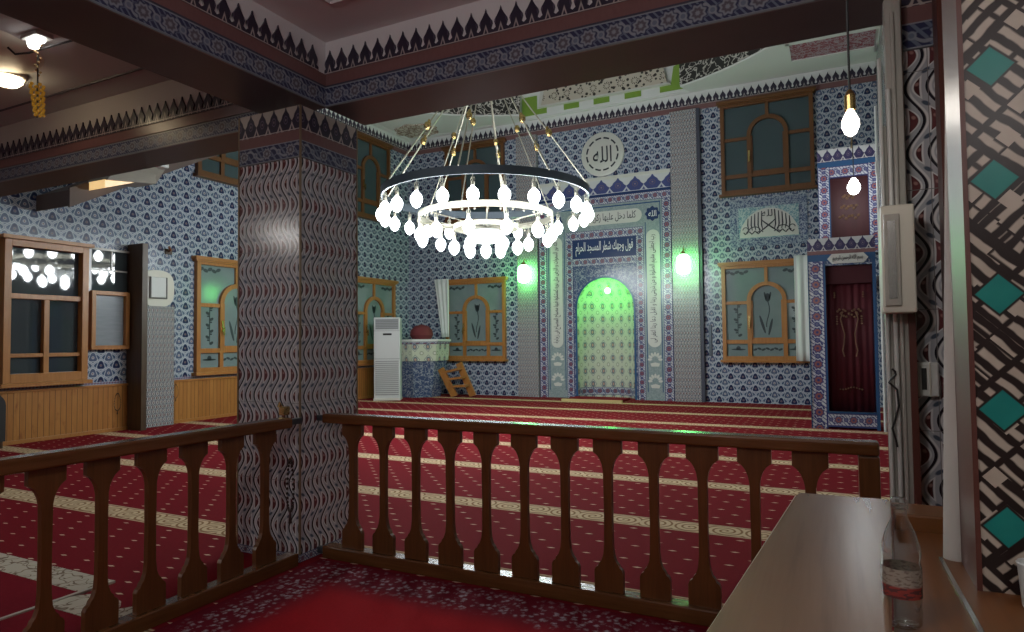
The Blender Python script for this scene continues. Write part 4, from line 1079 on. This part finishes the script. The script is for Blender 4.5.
# oval wall plate on the left pilaster
op = thing('oval_wall_plate', 'rounded off-white plate with square panel mounted above the left pilaster', 'wall plate', (XL+.16, 7.93, 2.2))
pts = []
for k in range(40):
    a = 2*pi*k/40; pts.append((7.93 + .33*abs(cos(a))**.7*(1 if cos(a) > 0 else -1), 2.53 + .34*abs(sin(a))**.7*(1 if sin(a) > 0 else -1)))
b = B(); b.prism(pts, FX(XL), .0, .09); obj('plate', b, M['cream_pl'], op)
b = B(); b.box(XL+.09, XL+.115, 7.78, 8.08, 2.36, 2.74, .01); obj('panel', b, M['white_pl'], op)
b = B(); b.box(XL+.09, XL+.12, 8.08, 8.10, 2.34, 2.74).box(XL+.09, XL+.12, 7.78, 8.10, 2.34, 2.36).box(XL+.09, XL+.12, 7.76, 7.78, 2.34, 2.74); obj('panel_edge', b, mat('plate_dark_edge', (.12, .12, .11), rough=.6), op)  # dark edging on three sides of the panel
hk = thing('wall_hook', 'small brown wooden hook on the tiles left of the arched window', 'hook', (XL, 8.2, 3.25))
obj('plate', B().box(XL, XL+.03, 8.12, 8.26, 3.20, 3.30, .008), M['darkwood'], hk); obj('peg', B().tube([(XL+.02, 8.19, 3.25), (XL+.12, 8.16, 3.27), (XL+.15, 8.10, 3.32)], .022, 8), M['ledge'], hk)
def beads(label, c, axis, w_, h_, group=None):
    t_ = thing('prayer_beads', label, 'prayer beads', (c[0], c[1], c[2]+h_), group)
    b = B(); n = 33
    for k in range(n):
        a = 2*pi*k/n; p = w_*sin(a)*(.6+.4*(1-cos(a))/2); z = c[2] + h_*.5 + h_*.5*cos(a)
        b.ball((c[0] + (p if axis == 'x' else 0), c[1] + (p if axis == 'y' else 0), z), h_*.028, 6)
    obj('bead_loop', b, M['bead_dark'], t_, True)
    b = B(); b.tube([(c[0], c[1], c[2]), (c[0], c[1], c[2]-h_*.22)], [h_*.012, h_*.035], 6); obj('tassel', b, M['bead_dark'], t_)
    b = B(); b.ball((c[0], c[1], c[2]+h_), h_*.03, 8); obj('peg', b, M['brass'], t_)
beads('dark prayer beads hanging on the wooden wainscot under the narrow window', (XL+.08, 7.2, .36), 'y', .07, .30)
beads('dark prayer beads hanging on the wainscot right of the left pilaster', (XL+.08, 8.32, .48), 'y', .06, .26)
beads('long dark prayer beads hanging from the front of the near tiled pillar', (-3.40, 3.40, .34), 'x', .035, .36)
# dark chair back cut by the left edge
dcx = thing('dark_chair', 'dark chair with a rounded back standing at the left edge by the wainscot', 'chair', (-10.95, 5.1, 0))
b = B(); pts = [(4.85 + .52*(.5+.5*cos(pi*i/12)), .62 + .22*sin(pi*i/12)) for i in range(13)]
b.prism([(5.37, .10)] + pts[0:] + [(4.85, .10)], FX(-11.0), -.03, .03); obj('backrest', b, M['black'], dcx)
obj('seat', B().box(-11.24, -11.03, 4.87, 5.32, .40, .46, .02), M['darkred'], dcx)
for x_ in (-11.22, -11.0):
    for y_ in (4.89, 5.33): obj('leg', B().tube([(x_, y_, 0), (x_, y_, .41)], .02, 8), M['darkwood'], dcx)

# ------------------------------------------------------------------ railings
def baluster(place, c):
    """a flat sawn board: wide head, coved to a slim shaft, ogee shoulder and wide foot"""
    half = [(.083, .945), (.083, .858), (.074, .853), (.058, .840), (.043, .818), (.032, .79), (.025, .755), (.023, .50), (.025, .34), (.031, .285), (.043, .252), (.056, .238), (.062, .222), (.076, .212), (.084, .195), (.084, .085)]
    pts = [(c + a, z) for a, z in half] + [(c - a, z) for a, z in half[::-1]]
    b = B(); b.prism(pts, place, -.016, .016)
    return b
RY = 3.60
fr_ = thing('railing', 'dark wooden balustrade running across from pillar to right counter', 'railing', (-1.5, RY, 0))
obj('handrail', B().box(-3.25, .17, RY-.055, RY+.055, .935, 1.0, .012), M['walnut_h'], fr_)
obj('bottom_rail', B().box(-3.25, .17, RY-.05, RY+.05, 0, .085, .008), M['walnut_h'], fr_)
for k in range(13):
    x = -3.017 + .2622*k
    if x > .06: break
    obj('baluster', baluster(FY(RY), x), M['walnut'], fr_)
obj('wall_bracket', B().box(-3.33, -3.24, RY-.02, RY+.02, .945, .985, .004).box(-3.33, -3.24, RY-.02, RY+.02, .02, .06, .004), M['gunmetal'], fr_)
obj('end_post', B().box(.08, .17, RY-.045, RY+.045, .085, .93, .006), M['walnut'], fr_)
lf = thing('railing', 'dark wooden balustrade running from the tiled pillar toward lower left', 'railing', (-3.33, 2.2, 0))
RX = -3.33
obj('handrail', B().box(RX-.055, RX+.055, -.6, 3.30, .93, 1.0, .012), M['walnut_h'], lf)
obj('bottom_rail', B().box(RX-.05, RX+.05, -.6, 3.36, 0, .085, .008), M['walnut_h'], lf)
for k in range(13):
    obj('baluster', baluster(FX(RX), 3.11 - .262*k), M['walnut'], lf)
obj('wall_bracket', B().box(RX-.02, RX+.02, 3.29, 3.42, .945, .985, .004), M['gunmetal'], lf)
tag(obj('brass_hook', B().box(-3.47, -3.42, 3.36, 3.42, 1.0, 1.06, .006).tube([(-3.45, 3.37, 1.06), (-3.45, 3.35, 1.09), (-3.45, 3.34, 1.06)], .008, 6), M['brass'], org=(-3.45, 3.4, 1.0)), 'small brass catch on the pillar just above the left handrail end', 'hook')

# rugs
tag(obj('floral_rug', B().box(-3.22, -.25, -.8, 3.50, 0, .012), M['rug'], org=(-1, 1.5, 0)), 'dark red rug with grey floral border on the floor inside the railings', 'rug')
r1 = thing('prayer_rug', 'magenta-red rug with broad cream patterned border seen between left balusters', 'rug', (-5, 1.6, 0))
obj('field', B().box(-6.6, -4.12, .4, 2.43, 0, .012), M['mauve'], r1); obj('border', B().box(-6.6, -4.12, 2.43, 2.64, 0, .013), M['creamband'], r1); obj('edge_line', B().box(-4.14, -4.115, .4, 2.64, 0, .0145), M['paper'], r1)
r2_ = thing('prayer_rug', 'narrow red rug with cream scalloped end close beside the left railing', 'rug', (-3.8, 1.6, 0))
obj('field', B().box(-4.10, -3.46, .4, 2.28, 0, .012), M['mauve'], r2_)
pts = [(-4.10 + .64*i/24, 2.30 + .09*abs(sin(pi*i/8)) + .06) for i in range(25)] + [(-3.46, 2.22), (-4.10, 2.22)]
obj('border', B().prism(pts, FZ(0), 0, .014), M['creamband'], r2_)

# ------------------------------------------------------------------ right foreground
# casing, box and cables at the right pillar
cs_ = thing('white_casing', 'tall glossy greyish white cable casing beside the right tiled pillar', 'casing', (.26, 3.36, 0))
sm(obj('duct', B().box(.228, .296, 3.34, 3.44, 0, 3.02, .012).box(.198, .228, 3.36, 3.44, 0, 2.45, .008).box(.25, .266, 3.325, 3.34, 0, 2.95, .004), M['casing'], cs_), 30)
sm(obj('pipe', B().tube([(.235, 3.325, .6), (.235, 3.325, 2.6)], .010, 10).tube([(.205, 3.345, .5), (.205, 3.345, 2.75)], .008, 10), M['white_pl'], cs_))
obj('brown_edge_strip', B().box(.285, .312, 3.33, 3.44, 0, 1.62), M['redtrim'], cs_)
cb_ = thing('wall_cabinet', 'narrow cream cabinet with a shiny door fixed on the white casing', 'cabinet', (.26, 3.22, 1.6))
obj('body', B().box(.182, .308, 3.20, 3.335, 1.60, 2.06, .008), M['cream_pl'], cb_)
obj('door', B().box(.192, .252, 3.188, 3.20, 1.63, 2.02, .004), M['casing'], cb_)
obj('glass_strip', B().box(.206, .236, 3.184, 3.19, 1.66, 1.99), M['steel'], cb_)
tag(obj('hanging_cable', B().tube([(.215 + .014*sin(k*.9), 3.31, 1.36 - .012*k) for k in range(6)] + [(.232, 3.31, 1.27), (.236, 3.305, 1.20), (.222, 3.305, 1.14), (.210, 3.31, 1.10), (.222, 3.31, 1.05), (.226, 3.31, 1.02)], .0045, 6), M['black'], org=(.22, 3.31, 1.1)), 'looped black cable hanging down the front of the white casing', 'cable')
sw = thing('wall_switch', 'white wall unit with a dark slot on the wave-patterned tiles', 'switch', (.36, 3.42, 1.3))
obj('housing', B().box(.318, .398, 3.395, 3.44, 1.235, 1.385, .006), M['white_pl'], sw)
obj('slot', B().box(.333, .352, 3.392, 3.40, 1.265, 1.36), M['black'], sw)
obj('rim', B().box(.318, .324, 3.388, 3.40, 1.235, 1.385).box(.362, .367, 3.388, 3.40, 1.235, 1.385), M['cream_pl'], sw)
tag(obj('dark_board', B().box(.424, .46, 3.30, 3.43, 0, 3.1), M['redtrim'], org=(.42, 3.36, 0)), 'dark red-brown vertical board behind the white post', 'board')
# conduit in the far corner by the minbar
tag(obj('conduit', B().tube([(.66, 11.9, 0), (.66, 11.9, 5.2)], .022, 8).box(.63, .70, 11.87, 11.95, 4.1, 4.3), M['white_pl'], org=(.66, 11.9, 0)), 'thin white conduit running up the wall right of the minbar', 'conduit')

# counter: desk top on a body, ledge beside it
dk = thing('counter', 'long glossy brown wooden counter top reaching toward the railing at right', 'counter', (0, 1.6, 0))
vr = [(-.235, .95), (-.222, 1.02), (-.128, 2.29), (-.118, 2.325), (.128, 2.335), (.136, 2.325), (.050, .95)]
b = B(); b.prism(vr, FZ(0), .972, 1.0); bmesh.ops.bevel(b.bm, geom=b.bm.edges[:], offset=.004, segments=2, affect='EDGES'); obj('worktop', b, M['desk'], dk)
b = B(); b.prism([(-.205, .95), (-.105, 2.29), (.115, 2.30), (.03, .95)], FZ(0), .0, .972); obj('body', b, M['ledge'], dk)
obj('edge_band', B().prism([(-.2345, .95), (-.2215, 1.02), (-.1275, 2.29), (-.1305, 2.29), (-.2245, 1.02), (-.2375, .95)], FZ(0), .976, .996), mat('pale_edge_band', (.42, .36, .26), rough=.3), dk)
tag(obj('round_knob', B().ball((-.158, 2.08, .95), .012, 10), M['black'], org=(-.158, 2.08, .95)), 'small black knob on the side of the wooden counter', 'knob')
lg = thing('ledge', 'reddish brown wooden ledge with a metal strip beside the counter', 'ledge', (.3, 1.6, 0))
obj('board', B().prism([(.052, .95), (.132, 2.18), (1.25, 2.18), (1.25, .95)], FZ(0), .91, .95), M['ledge'], lg)
obj('back_rail', B().box(.137, 1.25, 2.182, 2.33, .85, .995, .006), M['ledge'], lg)
obj('metal_strip', B().prism([(.213, 1.94), (.221, 1.94), (.243, .95), (.233, .95)], FZ(0), .95, .954), M['steel'], lg)
obj('carcass', B().box(.14, 1.25, .97, 2.16, 0, .91), M['ledge'], lg)
bt = thing('water_bottle', 'clear plastic water bottle with a red label standing by the counter', 'bottle', (.1, 1.47, .95))
b = B(); prof = [(.004, .951), (.028, .951), (.033, .957), (.034, .975), (.033, .99), (.034, 1.005), (.034, 1.065), (.032, 1.075), (.034, 1.085), (.033, 1.10), (.026, 1.125), (.016, 1.148), (.0125, 1.158), (.0125, 1.175)]
b.lathe(prof, (.100, 1.47, 0), 28); o = sm(obj('body', b, M['pet'], bt), 60)
b = B(); b.lathe([(.0346, 1.008), (.0346, 1.062)], (.100, 1.47, 0), 28)
bmesh.ops.delete(b.bm, geom=[f for f in b.bm.faces if len(f.verts) > 8], context='FACES'); obj('label', b, mat('faded_film_label', lambda t: t.mix(t.step(t.v, 1.030, .002), t.mix(t.gt(t.noise(t.vec(t.u*90.0, t.v*260.0), 1.0, 2), .56), (.26, .22, .18), (.16, .12, .10)), t.mix(t.gt(t.noise(t.vec(t.u*60.0, t.v*160.0), 1.0, 2), .52), (.22, .035, .03), (.09, .03, .03))), rough=.25), bt, True)
b = B(); b.lathe([(.0145, 1.170), (.0150, 1.172), (.0150, 1.186), (.013, 1.190), (.001, 1.190)], (.100, 1.47, 0), 18); obj('cap', b, M['pet'], bt, True)
tag(sm(obj('white_post', B().lathe([(.026, .95), (.026, 3.64)], (0, 0, 0), 28).xf(Matrix.Translation((.250, 1.955, 0)) @ Matrix(((1,0,.033,-.031),(0,1,0,0),(0,0,1,0),(0,0,0,1)))), M['post'], org=(.250, 1.955, .95))), 'smooth white pipe post standing on the brown ledge', 'post')
kp = struct('kufic_pillar', B().box(.268, 1.3, 1.735, 1.93, .95, NZ), M['kufic'])
obj('edge_trim', B().box(.259, .269, 1.73, 1.93, .95, NZ), M['redtrim'], kp)
tag(sm(obj('paper_cup', B().lathe([(.022, .951), (.024, .955), (.030, 1.035), (.032, 1.04), (.030, 1.043), (.027, 1.04), (.02, .96)], (.347, 1.66, 0), 24), M['white_pl'], org=(.347, 1.66, .95))), 'white cup standing against the patterned tile pier at the right edge', 'cup')

# ------------------------------------------------------------------ light and colour
w_ = bpy.data.worlds.new('night'); SC.world = w_; w_.use_nodes = True
w_.node_tree.nodes['Background'].inputs[0].default_value = (.02, .025, .04, 1); w_.node_tree.nodes['Background'].inputs[1].default_value = .3
vs = SC.view_settings; vs.view_transform = 'Standard'; vs.look = 'None'; vs.gamma = 1; vs.use_curve_mapping = False; vs.exposure = 0.0
cy = SC.cycles
cy.use_denoising = True; cy.sample_clamp_indirect = 4; cy.sample_clamp_direct = 8; cy.caustics_reflective = False; cy.caustics_refractive = False
cy.max_bounces = 8; cy.diffuse_bounces = 4; cy.glossy_bounces = 4
for o in bpy.data.objects:
    if '_o' in o: del o['_o']
